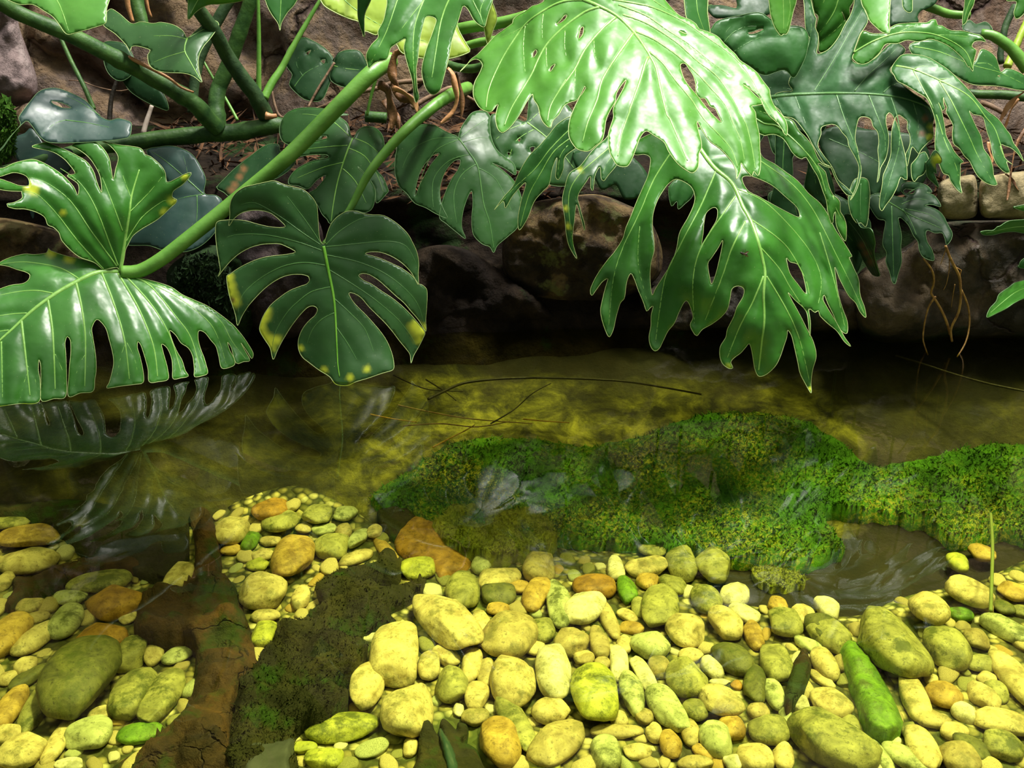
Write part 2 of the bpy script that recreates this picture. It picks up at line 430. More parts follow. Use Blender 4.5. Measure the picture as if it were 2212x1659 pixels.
# ------------------------------------------------------------------ rocks outlined from the photo, thick boulders standing at their own distance
def face_rock(name, label, s, Y, h, m, step=7, rough=.012, cat='rock', group=None, w=None, kind=None, slope=0.0):
    Lp = resample(px(s), step*.8); V, T = cdt([Lp], [], step); de = segdist(V, Lp, True)
    w = w or max(de.max()*.8, 1); sd = rng.uniform(0, 50); cy = V[:, 1].mean()
    d = h*np.sqrt(np.clip(1-(1-np.clip(de/w, 0, 1))**2, 0, 1))
    nn = np.array([fbm(a/90+sd, b/90, sd, 5, 1.) for a, b in V])
    k = np.clip(de/6, 0, 1); yy = Y + (cy-V[:, 1])*slope
    f = at(V[:, 0], V[:, 1], yy - d - nn*rough*2*k); b = at(V[:, 0], V[:, 1], yy + d*.8 + .004)
    n = len(V); a_, b_, c_ = f[T[:, 0]], f[T[:, 1]], f[T[:, 2]]
    nr = np.cross(b_-a_, c_-a_); fl = (nr*(np.array([0, 0, CAMH])-a_)).sum(1) < 0; T = T.copy(); T[fl] = T[fl][:, ::-1]
    # weld front and back along the border
    bd = de < 1e-3*step; mp = np.where(bd, np.arange(n), np.arange(n)+n)
    o = link(name, np.vstack([f, b]), [tuple(t) for t in T] + [tuple(mp[t][::-1]) for t in T], m)
    return tag(o, label, cat, group, kind)
CREAM = rockmat('cream stone', [(.3, (.10, .08, .03)), (.5, (.30, .24, .12)), (.75, (.48, .40, .24))], 12, .8, .6, moss=((.12, .14, .03), 12, .62), bd=.02)
BROWN = rockmat('brown rock', [(.3, (.010, .006, .003)), (.5, (.06, .036, .015)), (.58, (.19, .12, .045)), (.8, (.26, .22, .08))], 7, .65, .9, moss=((.16, .17, .05), 9, .57), bd=.04)
WET = rockmat('wet dark rock', [(.3, (.008, .007, .005)), (.5, (.04, .032, .018)), (.62, (.10, .07, .038)), (.8, (.16, .11, .055))], 5, .55, .8, crack=2.2, moss=((.02, .035, .012), 4, .54), spec=.3, bd=.04)
BARK = rockmat('striped bark rock', [(.3, (.02, .012, .012)), (.5, (.07, .045, .045)), (.7, (.17, .12, .11))], 14, .6, 1.0, bd=.03)
MOSSR = rockmat('moss', [(.3, (.008, .02, .004)), (.55, (.02, .06, .01)), (.8, (.05, .12, .015))], 30, .9, 1.0, bd=.02)
MOSSL = rockmat('bright moss', [(.3, (.04, .16, .01)), (.55, (.12, .32, .02)), (.8, (.25, .5, .05))], 60, .9, 1.0, bd=.02)
face_rock('stone_block', 'cream mossy stone block above the dark wet rock, left of the vertical crack', 'X 2025,420 2030,396 2045,386 2080,380 2103,378 2110,395 2112,430 2110,462 2095,472 2060,474 2036,468 2028,450', 3.12, .07, CREAM, w=12)
face_rock('stone_block', 'cream mossy stone block at the right edge, right of the vertical crack', 'X 2116,400 2124,385 2150,378 2190,372 2240,368 2280,380 2285,440 2270,468 2220,474 2160,472 2124,468 2114,440', 3.12, .08, CREAM, w=12)
face_rock('boulder', 'large dark wet boulder at right edge under the cream stones', 'X 1850,600 1900,560 1960,530 2010,490 2060,478 2150,476 2260,474 2400,480 2400,740 2250,735 2130,730 2040,735 1960,742 1890,735 1850,700', 3.22, .17, WET, step=9, w=60, rough=.03)
face_rock('boulder', 'tan lichen-spotted rock under the ribbon lobes at centre', 'X 1085,560 1090,500 1110,455 1160,435 1220,425 1290,420 1350,440 1400,470 1430,540 1420,600 1350,640 1250,650 1150,640 1100,610', 3.30, .12, BROWN, w=40, rough=.03)
face_rock('boulder', 'low dark rock at the waterline behind the hanging fingers', 'X 1380,640 1430,610 1520,600 1620,590 1720,600 1800,620 1860,640 1880,690 1840,720 1700,715 1560,712 1430,712', 3.28, .10, WET, w=35, rough=.03)
face_rock('boulder', 'dark brown rock at the waterline right of the largest monstera leaf', 'X 880,560 940,530 1010,540 1090,590 1160,640 1200,690 1120,705 1000,705 900,700 850,660', 3.30, .10, BANK, w=35, rough=.03)
face_rock('boulder', 'purplish striped rock seen through the slots of the largest monstera leaf', 'X 500,470 530,430 580,420 640,440 690,480 700,560 690,650 650,720 600,730 545,700 520,620 505,540', 3.16, .08, BARK, w=35, rough=.02)
face_rock('boulder', 'dark mossy mound between the feathered leaf and the largest monstera leaf', 'X 360,590 400,550 450,530 500,540 535,580 550,640 540,720 500,740 440,700 380,650', 3.14, .08, MOSSR, w=35, rough=.04)
face_rock('boulder', 'reddish brown mossy rock at the left edge above the feathered leaf', 'X -80,470 0,470 60,480 130,500 200,540 260,590 200,640 80,660 -80,660', 3.16, .10, BROWN, w=35, rough=.03)
face_rock('boulder', 'mauve weathered rock bulging from the top left edge of the wall', 'X -120,-120 10,-80 35,-20 40,50 60,110 80,170 75,210 40,230 0,240 -120,260', 3.62, .16, rockmat('mauve rock', [(.3, (.12, .08, .08)), (.5, (.26, .19, .18)), (.75, (.38, .32, .30))], 5, .75, .8, bd=.04), w=50, rough=.03)
face_rock('boulder', 'rounded ochre rock lying behind the level green stem at far left', 'X 30,240 60,222 110,215 140,240 130,280 60,290 25,275', 3.5, .06, WALL, w=20)

def fuzz(name, label, s, Y, n, m, size, cat='moss'):
    Lp = resample(px(s), 8); lo, hi = Lp.min(0), Lp.max(0); V = []; Fc = []
    while len(V)//3 < n:
        q = rng.uniform(lo, hi, (200, 2)); q = q[inside(q, Lp)]; de = segdist(q, Lp, True)
        for (a, b), d in zip(q, de):
            c = at(a, b, Y - .03*min(1, d/20) + rng.uniform(-.012, .004)); r = rng.normal(0, size, (3, 3)); i = len(V)
            V += [c+r[0], c+r[1]+(0, 0, size*1.5), c+r[2]]; Fc.append((i, i+1, i+2))
    return tag(link(name, V, Fc, m, smooth=False), label, cat, kind='stuff')
fuzz('moss', 'bright feathery moss on the wall at the left edge', 'X -10,225 12,215 30,240 34,290 28,340 0,350 -10,300', 3.05, 900, MOSSL, .006)
fuzz('moss', 'dark green moss growing on the mound beside the largest monstera leaf', 'X 375,600 420,555 470,560 510,600 530,650 515,700 470,680 420,650', 3.05, 2600, MOSSR, .006)

# ------------------------------------------------------------------ gravel and algae under water
m, nt, out = mat('fine gravel'); L = nt.links.new; p = geo(nt)
vo = nd(nt, 'ShaderNodeTexVoronoi'); vo.inputs['Scale'].default_value = 42; L(p, vo.inputs['Vector'])
col = ramp(nt, nd(nt, 'ShaderNodeSeparateColor').outputs[0], [(0, (0, 0, 0)), (1, (1, 1, 1))])
sc = nt.nodes.new('ShaderNodeSeparateColor'); L(vo.outputs['Color'], sc.inputs[0])
col = ramp(nt, sc.outputs[0], [(.1, (.14, .13, .03)), (.4, (.34, .29, .10)), (.7, (.55, .46, .18)), (.95, (.66, .60, .32))])
dk = ramp(nt, vo.outputs['Distance'], [(.35, (0, 0, 0)), (.62, (1, 1, 1))]); col = mix(nt, dk, col, (.05, .05, .012))
col = mix(nt, mth(nt, 'MULTIPLY', ramp(nt, nz(nt, p, 6, 6, .7), [(.48, (0, 0, 0)), (.62, (1, 1, 1))]), .6), col, (.08, .12, .015))
pr = nd(nt, 'ShaderNodeBsdfPrincipled'); L(col, pr.inputs['Base Color']); pr.inputs['Roughness'].default_value = .8
L(bump(nt, mth(nt, 'SUBTRACT', 1.0, vo.outputs['Distance']), 1.0, .02), pr.inputs['Normal']); L(pr.outputs[0], out.inputs[0]); GRAVEL = m
def bed_patch(name, label, s, lift, m, step=9, rough=.01, w=30, cat='gravel', kind='stuff', fz=18., off=0., tuft=0, ts=.006):
    Lp = resample(px(s), step*.8)
    if cat == 'algae': Lp = Lp + np.array([[9*noise.noise(Vector((a/22, b/22, 3))), 9*noise.noise(Vector((a/22, b/22, 8)))] for a, b in Lp])
    V, T = cdt([Lp], [], step); de = segdist(V, Lp, True); sd = rng.uniform(0, 50)
    hh = lift*np.sqrt(np.clip(1-(1-np.clip(de/w, 0, 1))**2, 0, 1)); P = []
    for (a, b), h in zip(V, hh):
        q = onbed(a, b, h+off); dz = rough*fbm(q[0], q[1], sd, 3, fz)*min(1, h/(lift*.5+1e-9)); q[2] += dz; P.append(q)
    P = np.array(P); low = P.copy(); low[:, 2] -= .03 + hh; n = len(P)
    a_, b_, c_ = P[T[:, 0]], P[T[:, 1]], P[T[:, 2]]; fl = np.cross(b_-a_, c_-a_)[:, 2] < 0; T = T.copy(); T[fl] = T[fl][:, ::-1]
    F = [tuple(t) for t in T]
    # skirt round the border
    cnt = {}
    for t in T:
        for i in range(3): e = (t[i], t[(i+1) % 3]); cnt[e] = 1
    sk = [(b, a, a+n, b+n) for (a, b) in cnt if (b, a) not in cnt]
    used = sorted({i for q in sk for i in q if i >= n}); mp = {i: n+k for k, i in enumerate(used)}
    F += [tuple(mp.get(i, i) for i in q) for q in sk]
    VV = list(P) + list(low[[i-n for i in used]])
    if tuft:          # short filaments standing on the surface
        for _ in range(tuft):
            t = T[rng.integers(len(T))]; w_ = rng.dirichlet((1, 1, 1)); c = (P[t]*w_[:, None]).sum(0); i = len(VV); d = rng.normal(0, ts, 3); d[2] = abs(d[2])*.8+.3*ts; q = rng.normal(0, ts*.45, 3)
            VV += [c-q*.5-(0, 0, .002), c+q*.5-(0, 0, .002), c+d]; F.append((i, i+1, i+2))
    o = link(name, VV, F, m); return tag(o, label, cat, kind=kind)
bed_patch('gravel', 'fine yellowish gravel between the larger stones on the pond bed',
 'X -60,1110 60,1120 150,1150 400,1140 470,1110 520,1080 640,1050 760,1100 860,1170 950,1160 1100,1170 1300,1190 1500,1210 1560,1290 1700,1320 1850,1330 1950,1290 2100,1260 2280,1230 2300,1780 -80,1780', .006, GRAVEL, step=14, w=20, rough=.006, fz=14, off=-.006)
def algmat(name, a, b, c, s=26):
    m, nt, out = mat(name); L = nt.links.new; p = geo(nt)
    col = ramp(nt, nz(nt, p, 6.5, 8, .72), [(.38, a), (.62, b)])
    y = mth(nt, 'MULTIPLY', ramp(nt, nz(nt, p, 4.2, 3), [(.42, (0, 0, 0)), (.60, (1, 1, 1))]), ramp(nt, nz(nt, p, 95, 8, .85), [(.5, (0, 0, 0)), (.54, (1, 1, 1))]))
    col = mix(nt, y, col, c)
    col = mix(nt, mth(nt, 'MULTIPLY', ramp(nt, nz(nt, p, 48, 6, .8), [(.52, (0, 0, 0)), (.68, (1, 1, 1))]), .6), col, (.008, .04, .004))
    pr = nd(nt, 'ShaderNodeBsdfPrincipled'); L(col, pr.inputs['Base Color']); pr.inputs['Roughness'].default_value = .9
    L(bump(nt, nz(nt, p, s*3, 8, .8), 1.0, .03), pr.inputs['Normal']); L(pr.outputs[0], out.inputs[0]); return m
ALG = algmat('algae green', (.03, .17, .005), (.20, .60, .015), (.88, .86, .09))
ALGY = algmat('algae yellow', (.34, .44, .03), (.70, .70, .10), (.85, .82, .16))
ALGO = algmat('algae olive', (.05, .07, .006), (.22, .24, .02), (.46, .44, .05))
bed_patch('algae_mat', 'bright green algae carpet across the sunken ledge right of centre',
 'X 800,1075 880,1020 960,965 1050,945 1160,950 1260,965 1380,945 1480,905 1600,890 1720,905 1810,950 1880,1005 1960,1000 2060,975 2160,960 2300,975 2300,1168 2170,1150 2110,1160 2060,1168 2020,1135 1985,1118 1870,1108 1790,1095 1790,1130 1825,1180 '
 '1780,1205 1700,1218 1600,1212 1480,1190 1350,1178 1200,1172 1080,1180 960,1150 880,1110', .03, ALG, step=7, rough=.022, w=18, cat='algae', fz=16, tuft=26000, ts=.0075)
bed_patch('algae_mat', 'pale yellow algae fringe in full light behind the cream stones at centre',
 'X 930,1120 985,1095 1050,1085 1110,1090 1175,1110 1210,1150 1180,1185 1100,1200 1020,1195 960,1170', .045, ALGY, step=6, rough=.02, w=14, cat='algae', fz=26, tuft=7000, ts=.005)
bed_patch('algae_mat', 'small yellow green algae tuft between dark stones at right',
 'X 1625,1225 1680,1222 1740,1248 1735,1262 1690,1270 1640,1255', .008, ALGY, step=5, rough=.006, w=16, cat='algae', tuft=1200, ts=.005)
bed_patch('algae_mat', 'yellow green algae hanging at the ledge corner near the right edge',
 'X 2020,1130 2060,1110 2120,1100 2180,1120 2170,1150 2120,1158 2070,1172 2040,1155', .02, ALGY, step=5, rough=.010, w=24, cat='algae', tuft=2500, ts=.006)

# sunken wood and stones, plus leaf shade and reflections built as dark shapes
SUNK = rockmat('sunken brown rock', [(.3, (.016, .009, .005)), (.5, (.06, .03, .014)), (.66, (.12, .055, .02)), (.8, (.2, .10, .03))], 6, .8, .8, crack=5, moss=((.02, .045, .006), 5, .52), bd=.03, cw=.03)
SUNKD = rockmat('dark rock and shade', [(.3, (.008, .008, .003)), (.5, (.025, .025, .008)), (.7, (.06, .05, .015))], 7, .85, .9, moss=((.02, .06, .004), 5, .55), bd=.03)  # dark rock colour, also used where leaf shade is built as a shape
bed_patch('shade_rock', 'dark algae-fringed shade of overhead leaves, built as a lobed solid left of centre',  # shade of overhead leaves put into a dark raised shape, with some algae
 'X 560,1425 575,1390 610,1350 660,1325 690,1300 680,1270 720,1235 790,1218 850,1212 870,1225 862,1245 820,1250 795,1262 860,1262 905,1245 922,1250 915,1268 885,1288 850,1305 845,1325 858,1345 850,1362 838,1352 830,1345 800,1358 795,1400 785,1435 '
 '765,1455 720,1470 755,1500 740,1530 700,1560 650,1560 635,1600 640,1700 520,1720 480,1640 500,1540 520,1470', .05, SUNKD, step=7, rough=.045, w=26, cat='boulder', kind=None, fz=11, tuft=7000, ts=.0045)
bed_patch('shade_rock', 'reddish brown sunken rock with the cracked wall reflection built in, down to the bottom edge',  # brown rock with shade and the wall's reflection put into its colour
 'X 300,1290 330,1270 410,1240 420,1180 410,1110 432,1095 455,1110 475,1170 482,1230 512,1275 530,1330 552,1390 560,1430 520,1500 500,1600 510,1720 170,1730 240,1660 330,1600 390,1540 420,1450 410,1395 330,1392 290,1370', .05, SUNK, step=7, rough=.05, w=30, cat='boulder', kind=None, fz=10)
bed_patch('sunken_log', 'brown sunken branch with a blunt end lying among stones at left',
 'S 20,690 45,640 78,600 70,525 110,502 180,515 260,480 380,435 480,400 620,375 740,375 830,400 860,470 760,480 640,462 520,495 430,545 330,580 240,610 160,640 100,680 50,700', .03, SUNK, step=6, rough=.012, w=14, cat='log', kind=None)
bed_patch('sunken_rock_slab', 'dark sunken slab behind the ochre flat stone at the left edge', 'X -60,1080 60,1085 150,1078 240,1090 330,1100 400,1120 410,1180 400,1230 330,1250 270,1230 180,1200 120,1150 40,1120 -60,1120', .03, SUNKD, step=8, rough=.02, w=18, cat='boulder', kind=None)
bed_patch('leaf_reflection', 'dark three-lobed leaf shadow and reflection, built as a solid at the bottom edge', 'X 903,1590 912,1558 930,1556 940,1580 952,1590 950,1565 958,1552 975,1565 985,1575 990,1560 1008,1562 1012,1585 1000,1600 1030,1620 1050,1670 1060,1720 880,1720 900,1640', .035, SUNKD, step=5, rough=.008, w=10, cat='leaf', kind=None)  # overhead leaf's shadow and reflection built as a dark shape on the bed
bed_patch('leaf_reflection', 'grey green highlight of the leaf reflection, built as a ribbon across the three-lobed shape', 'X 945,1590 952,1572 968,1590 985,1625 1000,1680 1005,1720 975,1720 962,1660', .05, LM['blue'], step=5, rough=.004, w=10, cat='leaf', kind=None)  # grey highlight of the reflected leaf, built as a ribbon
bed_patch('sunken_slate', 'flat blue-grey sunken slate at the bottom edge left of centre', 'X 530,1610 590,1600 635,1592 632,1640 628,1720 530,1720', .06, plain('slate', (.03, .035, .035), (.06, .065, .07), 20, .6), step=7, rough=.0, w=14, cat='stone', kind=None)
bed_patch('dark_bed_patch', 'small dark patch behind the big orange stone', 'X 815,1105 850,1092 900,1090 930,1105 900,1120 870,1150 850,1165 825,1140', .02, SUNKD, step=5, rough=.01, w=10, cat='bark', kind=None)  # low dark patch raised slightly off the bed, no hollow is modelled
bed_patch('bark_piece', 'narrow dark brown bark piece standing among pebbles at right', 'V 1340,940 1375,970 1395,1040 1385,1110 1350,1180 1300,1250 1250,1285 1225,1250 1240,1180 1260,1100 1290,1010', .05, SUNK, step=5, rough=.01, w=12, cat='bark', kind=None)

# twigs in the water
def wt(s, z): P = px(s); return [(a, b, float(atz(a, b, z)[1])) for a, b in P]
build_stem('twig', 'long thin black twig arching under water from the monstera reflection to the right', 'twig', wt('X 925,862 960,845 1000,828 1060,820 1140,816 1250,818 1350,824 1440,838 1515,852', -.03), (.004, .0025), WOODD, sides=6)
build_stem('twig', 'faint dark twig line under water near the right edge', 'twig', wt('X 1935,768 1990,785 2060,808 2140,830 2240,850', -.03), (.003, .003), WOODD, sides=6)
for i, (lab, s, mm) in enumerate([('short pale straw lying right of the twig tangle', 'X 1130,905 1170,909 1230,913', ROOT), ('tan twig pointing down left out of the twig tangle', 'X 935,966 965,950 1005,930 1025,918', ROOT),
    ('dark twig rising steeply in the twig tangle', 'X 1060,915 1110,885 1150,850 1190,828', WOODD), ('brown twig lying level through the twig tangle', 'X 860,875 930,890 1020,905 1150,915', WOOD),
    ('thin twig crossing low in the twig tangle', 'X 870,920 950,915 1030,922 1100,910', WOOD), ('dark twig at the left end of the long black twig', 'X 920,820 960,845 985,865', WOODD),
    ('dark forked twig beside the yellow lobe reflection', 'X 850,810 920,840 1000,845', WOODD), ('fine tan twig at the left of the tangle', 'X 800,895 850,905 900,912', ROOT)]):
    build_stem('twig', lab, 'twig', wt(s, -.05-.006*i), (.0022, .0014), mm, sides=5)
build_stem('submerged_stalk', 'pale green stalk standing in the water near the right edge', 'stalk', wt('X 2140,1110 2144,1180 2142,1260 2140,1320', -.2), (.004, .004), plain('pale stalk', (.14, .18, .04), (.2, .25, .07), 20, .6), sides=8)

# leaf litter, rootlets and dead bits on the ledge under the stems
V = []; Fc = []
for k in range(1500):
    x = rng.uniform(-1.2, .2) if k % 4 else rng.uniform(.95, 1.7); Y = rng.uniform(3.36, 3.86); z = .40 + max(0, Y-3.4)*.36 + rng.uniform(-.02, .035)
    a = rng.uniform(0, math.pi); ln = rng.uniform(.015, .07); wd = rng.uniform(.0012, .006); tl = rng.uniform(-.6, .8)
    d = np.array([math.cos(a), math.sin(a)*.5, tl])*ln; n = np.array([-math.sin(a), math.cos(a), .4])*wd; c = np.array([x, Y, z]); i = len(V)
    V += [c-d, c-d*.1+n+(0, 0, .004), c+d, c-d*.1-n]; Fc.append((i, i+1, i+2, i+3))
tag(link('leaf_litter', V, Fc, plain('litter', (.02, .012, .007), (.17, .08, .035), 22, .8, spec=.2), smooth=False), 'brown leaf litter and rootlets on the ledge under the stems', 'litter', kind='stuff')
# ================================================================== the stones on the bed
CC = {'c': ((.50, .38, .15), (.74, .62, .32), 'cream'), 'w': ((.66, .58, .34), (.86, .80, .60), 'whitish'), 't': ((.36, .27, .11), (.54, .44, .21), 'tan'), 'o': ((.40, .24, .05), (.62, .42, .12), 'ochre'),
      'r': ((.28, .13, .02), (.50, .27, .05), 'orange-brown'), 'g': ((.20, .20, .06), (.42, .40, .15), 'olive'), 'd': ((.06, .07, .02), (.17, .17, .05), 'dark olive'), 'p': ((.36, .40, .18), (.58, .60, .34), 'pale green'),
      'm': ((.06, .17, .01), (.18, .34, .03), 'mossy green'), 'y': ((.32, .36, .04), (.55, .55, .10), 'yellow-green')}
def stonemat(k, v):
    a, b, n = CC[k]; m, nt, out = mat('stone %s %d' % (n, v)); L = nt.links.new
    p0 = obc(nt); ad = nd(nt, 'ShaderNodeVectorMath', operation='ADD'); L(p0, ad.inputs[0])
    oi = nd(nt, 'ShaderNodeObjectInfo'); sc = nd(nt, 'ShaderNodeVectorMath', operation='SCALE'); sc.inputs[0].default_value = (37, 19, 53); L(oi.outputs['Random'], sc.inputs['Scale']); L(sc.outputs[0], ad.inputs[1]); p = ad.outputs[0]
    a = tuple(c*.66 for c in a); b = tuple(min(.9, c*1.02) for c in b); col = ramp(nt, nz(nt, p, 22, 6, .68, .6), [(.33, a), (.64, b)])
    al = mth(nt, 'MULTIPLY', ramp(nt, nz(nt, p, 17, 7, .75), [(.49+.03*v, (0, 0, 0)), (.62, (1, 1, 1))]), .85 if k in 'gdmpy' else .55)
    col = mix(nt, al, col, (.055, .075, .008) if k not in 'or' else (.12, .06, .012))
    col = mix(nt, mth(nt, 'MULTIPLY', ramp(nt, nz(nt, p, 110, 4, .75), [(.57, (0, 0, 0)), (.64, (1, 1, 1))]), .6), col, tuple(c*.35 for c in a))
    pr = nd(nt, 'ShaderNodeBsdfPrincipled'); L(col, pr.inputs['Base Color']); pr.inputs['Roughness'].default_value = .62
    L(bump(nt, nz(nt, p, 60, 6, .7), .35, .006), pr.inputs['Normal']); L(pr.outputs[0], out.inputs[0]); return m
SM = {(k, v): stonemat(k, v) for k in CC for v in (0, 1)}
def ico(n):
    bm = bmesh.new(); bmesh.ops.create_icosphere(bm, subdivisions=n, radius=1); V = np.array([v.co[:] for v in bm.verts]); Fc = [tuple(v.index for v in f.verts) for f in bm.faces]; bm.free(); return V, Fc
ICO = {4: ico(4), 3: ico(3)}
def stone_verts(n, seed, box=.82, amp=.13, facets=5):
    V, Fc = ICO[n]; r = np.random.default_rng(seed)
    P = np.sign(V)*np.abs(V)**box; P /= np.abs(P).max(0)
    for _ in range(facets):                     # worn flats
        d = r.normal(size=3); d[2] *= .8; d /= np.linalg.norm(d); lim = r.uniform(.72, .92); s = P @ d
        P -= np.clip(s-lim, 0, None)[:, None]*d*.8
    o = r.uniform(0, 60, 3)
    P *= np.array([1 + amp*noise.noise(Vector(v*1.1+o)) + amp*.3*noise.noise(Vector(v*3+o)) for v in V])[:, None]
    P = P - (P.max(0)+P.min(0))/2; P /= (P.max(0)-P.min(0))/2
    return P, Fc
def place_stone(x, y, rx, ry, rot, lift=0., flat=.7):
    """an ellipsoid lying on the bed whose outline from the photo's viewpoint is the measured ellipse"""
    h = 0.
    for _ in range(4):
        q = onbed(x, y, h); k = (q[1]*cp + (CAMH-q[2])*sp)/F; c = flat*min(rx, ry)*k*.95; h = c*.72 + lift
    q = onbed(x, y, h); el = math.atan2(CAMH-q[2], q[1]); s, co = math.sin(el), math.cos(el)
    th = math.radians(rot); R = np.array([[math.cos(th), -math.sin(th)], [math.sin(th), math.cos(th)]])
    Sg = R @ np.diag([(rx*k)**2, (ry*k)**2]) @ R.T
    c = min(c, .8*math.sqrt(np.linalg.det(Sg)/Sg[0, 0])/co)
    Sg[1, 1] -= (c*co)**2; K = np.diag([1, 1/s]); G = K @ Sg @ K; w, E = np.linalg.eigh(G); w = np.sqrt(np.maximum(w, (.004)**2))
    if np.linalg.det(E) < 0: E[:, 0] *= -1
    yaw = math.atan2(E[1, 1], E[0, 1])
    return q, (w[1], w[0], c), yaw
LIST = """S 190,265,190,65,3,o,0,F 60,185,130,45,0,g 170,420,175,85,0,c 30,540,50,60,0,c 595,550,185,70,8,g 420,635,105,50,0,p 690,660,165,105,-5,r,0 775,760,55,38,10,c 180,690,75,55,0,t 190,765,95,38,15,t 400,780,90,105,0,p
  215,880,130,72,52,c 45,860,105,140,0,o 620,870,160,85,0,r 480,1120,215,240,10,d,.01 780,970,95,110,0,g 920,970,60,78,25,c 1060,985,90,55,20,p 150,1050,65,60,0,c 175,1115,105,52,44,d 270,1110,28,60,0,c 50,1120,50,45,0,c 55,1300,75,135,0,o
200,1320,70,145,14,g 790,1210,120,150,0,g 975,1230,100,170,-8,g 610,1340,80,50,10,c 530,1450,140,95,0,p 840,1450,140,62,8,m 130,1560,140,105,0,c 40,1460,90,60,0,c 410,1640,90,40,0,w 345,1500,60,140,0,c 1075,515,78,85,0,c 1385,240,102,85,0,c 1385,350,65,35,0,o
T 370,110,110,65,0,r 430,180,108,65,0,g 650,140,90,62,0,g 820,135,75,42,0,p 570,225,55,32,0,t 370,298,65,33,0,t 695,230,75,32,5,p 810,240,52,48,0,t 895,285,72,45,45,p 995,245,46,42,0,c 505,400,125,135,0,o 735,330,105,80,0,g 325,385,65,36,5,c 295,440,70,42,0,y
250,300,50,60,0,m 880,400,105,38,18,c 1060,355,132,38,-42,o 1255,460,110,72,0,y 330,600,138,110,0,c 555,635,56,72,0,c 345,747,90,42,0,c 1110,970,150,178,14,c 1320,1045,70,88,0,c 948,1172,104,134,0,c 1190,1315,158,165,0,c 
800,1240,42,40,0,c 800,1415,220,85,8,y 690,1600,120,60,0,y 570,1535,85,38,0,y 330,860,75,80,0,y 1210,1530,45,60,0,c
U 310,770,250,130,-38,c,.01 835,280,125,72,45,t 868,455,100,95,0,t 530,432,75,55,42,p 665,400,60,45,0,t 625,520,138,68,8,c 630,620,108,76,0,d 415,600,105,115,0,g 745,578,70,40,0,o 855,615,118,76,56,o 990,665,75,148,6,p 1200,570,132,70,0,r 1145,700,142,92,26,w
1288,770,50,118,18,t 625,705,70,42,0,o 690,865,172,138,15,t 890,825,80,80,0,g 520,790,60,70,0,c 1065,895,108,92,0,t 1232,905,60,100,5,t 1350,1025,56,112,-5,w 958,1080,110,160,0,w,.012 715,1140,140,165,0,c 1200,1215,142,175,0,y,.008 352,1155,100,110,0,g 465,1050,65,108,-14,c
555,1090,55,85,0,t 1425,1205,75,140,0,p 940,1315,120,82,0,c 725,1385,78,198,30,g 638,1500,118,155,28,o 985,1505,195,108,34,t 500,1230,78,85,0,c 492,1350,85,55,10,t 1335,1440,162,46,0,t 1272,1570,92,100,0,p 1462,1560,88,50,0,c 1140,1000,66,48,0,c 845,940,60,42,25,c 1250,1030,50,40,0,t
390,1312,34,42,0,w 315,985,92,52,-28,c 1350,1360,55,50,0,c 890,1640,110,40,0,y
V 220,460,52,75,0,w 410,450,135,62,10,c 410,542,72,50,8,o 615,430,90,110,0,g 800,440,110,112,0,g 440,350,85,45,0,g 290,595,62,82,0,m 565,560,85,60,-22,g 490,690,148,108,50,g 288,745,62,36,-24,c 318,820,75,40,-5,o 640,840,118,105,0,c 365,700,52,62,0,g 
935,620,95,72,20,w 995,735,92,60,-20,w 880,790,100,102,0,c 1045,862,58,90,0,o 1190,690,60,58,0,o 1235,790,98,86,0,g 1345,750,70,68,0,c 1490,700,72,72,0,w 1460,825,100,90,-15,d 428,920,118,88,-6,p 272,915,44,55,0,c 390,1100,52,118,24,w 925,1005,128,92,-26,d 672,985,75,45,0,c 490,1055,72,65,0,t
645,1108,128,118,0,g,.006 795,1055,60,76,22,w 525,1300,92,150,26,p 852,1255,142,88,-14,c,.01 1055,1155,72,122,-16,d 1175,1025,95,120,0,g 1172,1220,60,90,0,p 1470,1030,75,102,0,c 1455,1130,82,36,-34,c 700,1310,78,65,-10,g 920,1420,76,74,0,o 1075,1320,66,50,0,t 1240,1348,42,58,0,p 
1140,1430,130,88,0,g 820,1488,100,106,0,p 670,1450,58,82,0,t 550,1510,70,85,0,o 1055,1592,110,90,0,c 920,1628,56,55,0,w 1325,1280,60,56,15,w 1225,1590,64,85,-18,c 745,1560,70,42,-25,o 700,1630,110,45,0,t 450,1450,52,60,0,c 390,1350,60,50,0,t 765,650,90,88,0,g 942,1165,36,30,0,r 845,1145,66,26,0,w
W 985,705,112,100,0,c,.02 1225,605,128,84,-18,c,.02 1490,605,88,60,0,o 1300,370,76,56,0,o 757,905,168,212,28,g,.01 1090,940,125,130,0,g 1262,888,72,70,0,t 1450,825,130,68,-34,p 1300,1030,110,58,0,g 1515,1140,92,190,8,c 375,850,135,92,-30,g 1075,1225,104,80,0,o 1000,1132,44,38,0,c
890,1230,80,142,-12,c 1010,1365,104,58,0,t 1190,1328,72,66,-10,w 1310,1230,82,92,0,c 1420,1378,175,80,-8,c 1418,1520,120,95,0,g 1140,1443,84,58,12,c 945,1545,95,132,0,c 400,1490,262,160,-24,g,.005 390,1275,118,90,-16,c 845,1600,140,68,-34,p 770,1495,50,28,0,w 690,1590,48,100,12,p 1235,1545,112,78,-36,d 
1165,1600,110,105,0,t 1172,740,74,44,0,m 1155,430,62,62,0,y 1330,1120,58,42,0,c 262,920,78,46,-30,p 1390,1195,60,70,0,g 515,1400,52,60,0,g 862,1430,52,50,0,g 1540,720,60,40,0,g 1430,700,60,45,0,d"""
NAMED = {0: ('flat ochre stone, very long, at the left edge near the sunken slab', 'long ochre flat stone'), 6: ('orange-brown stone lying beneath the sunken brown branch at left', 'orange-brown stone under the branch'),
         14: ('largest dark mossy green boulder-like stone at lower left', 'largest dark mossy stone')}
stones = []; reg = None
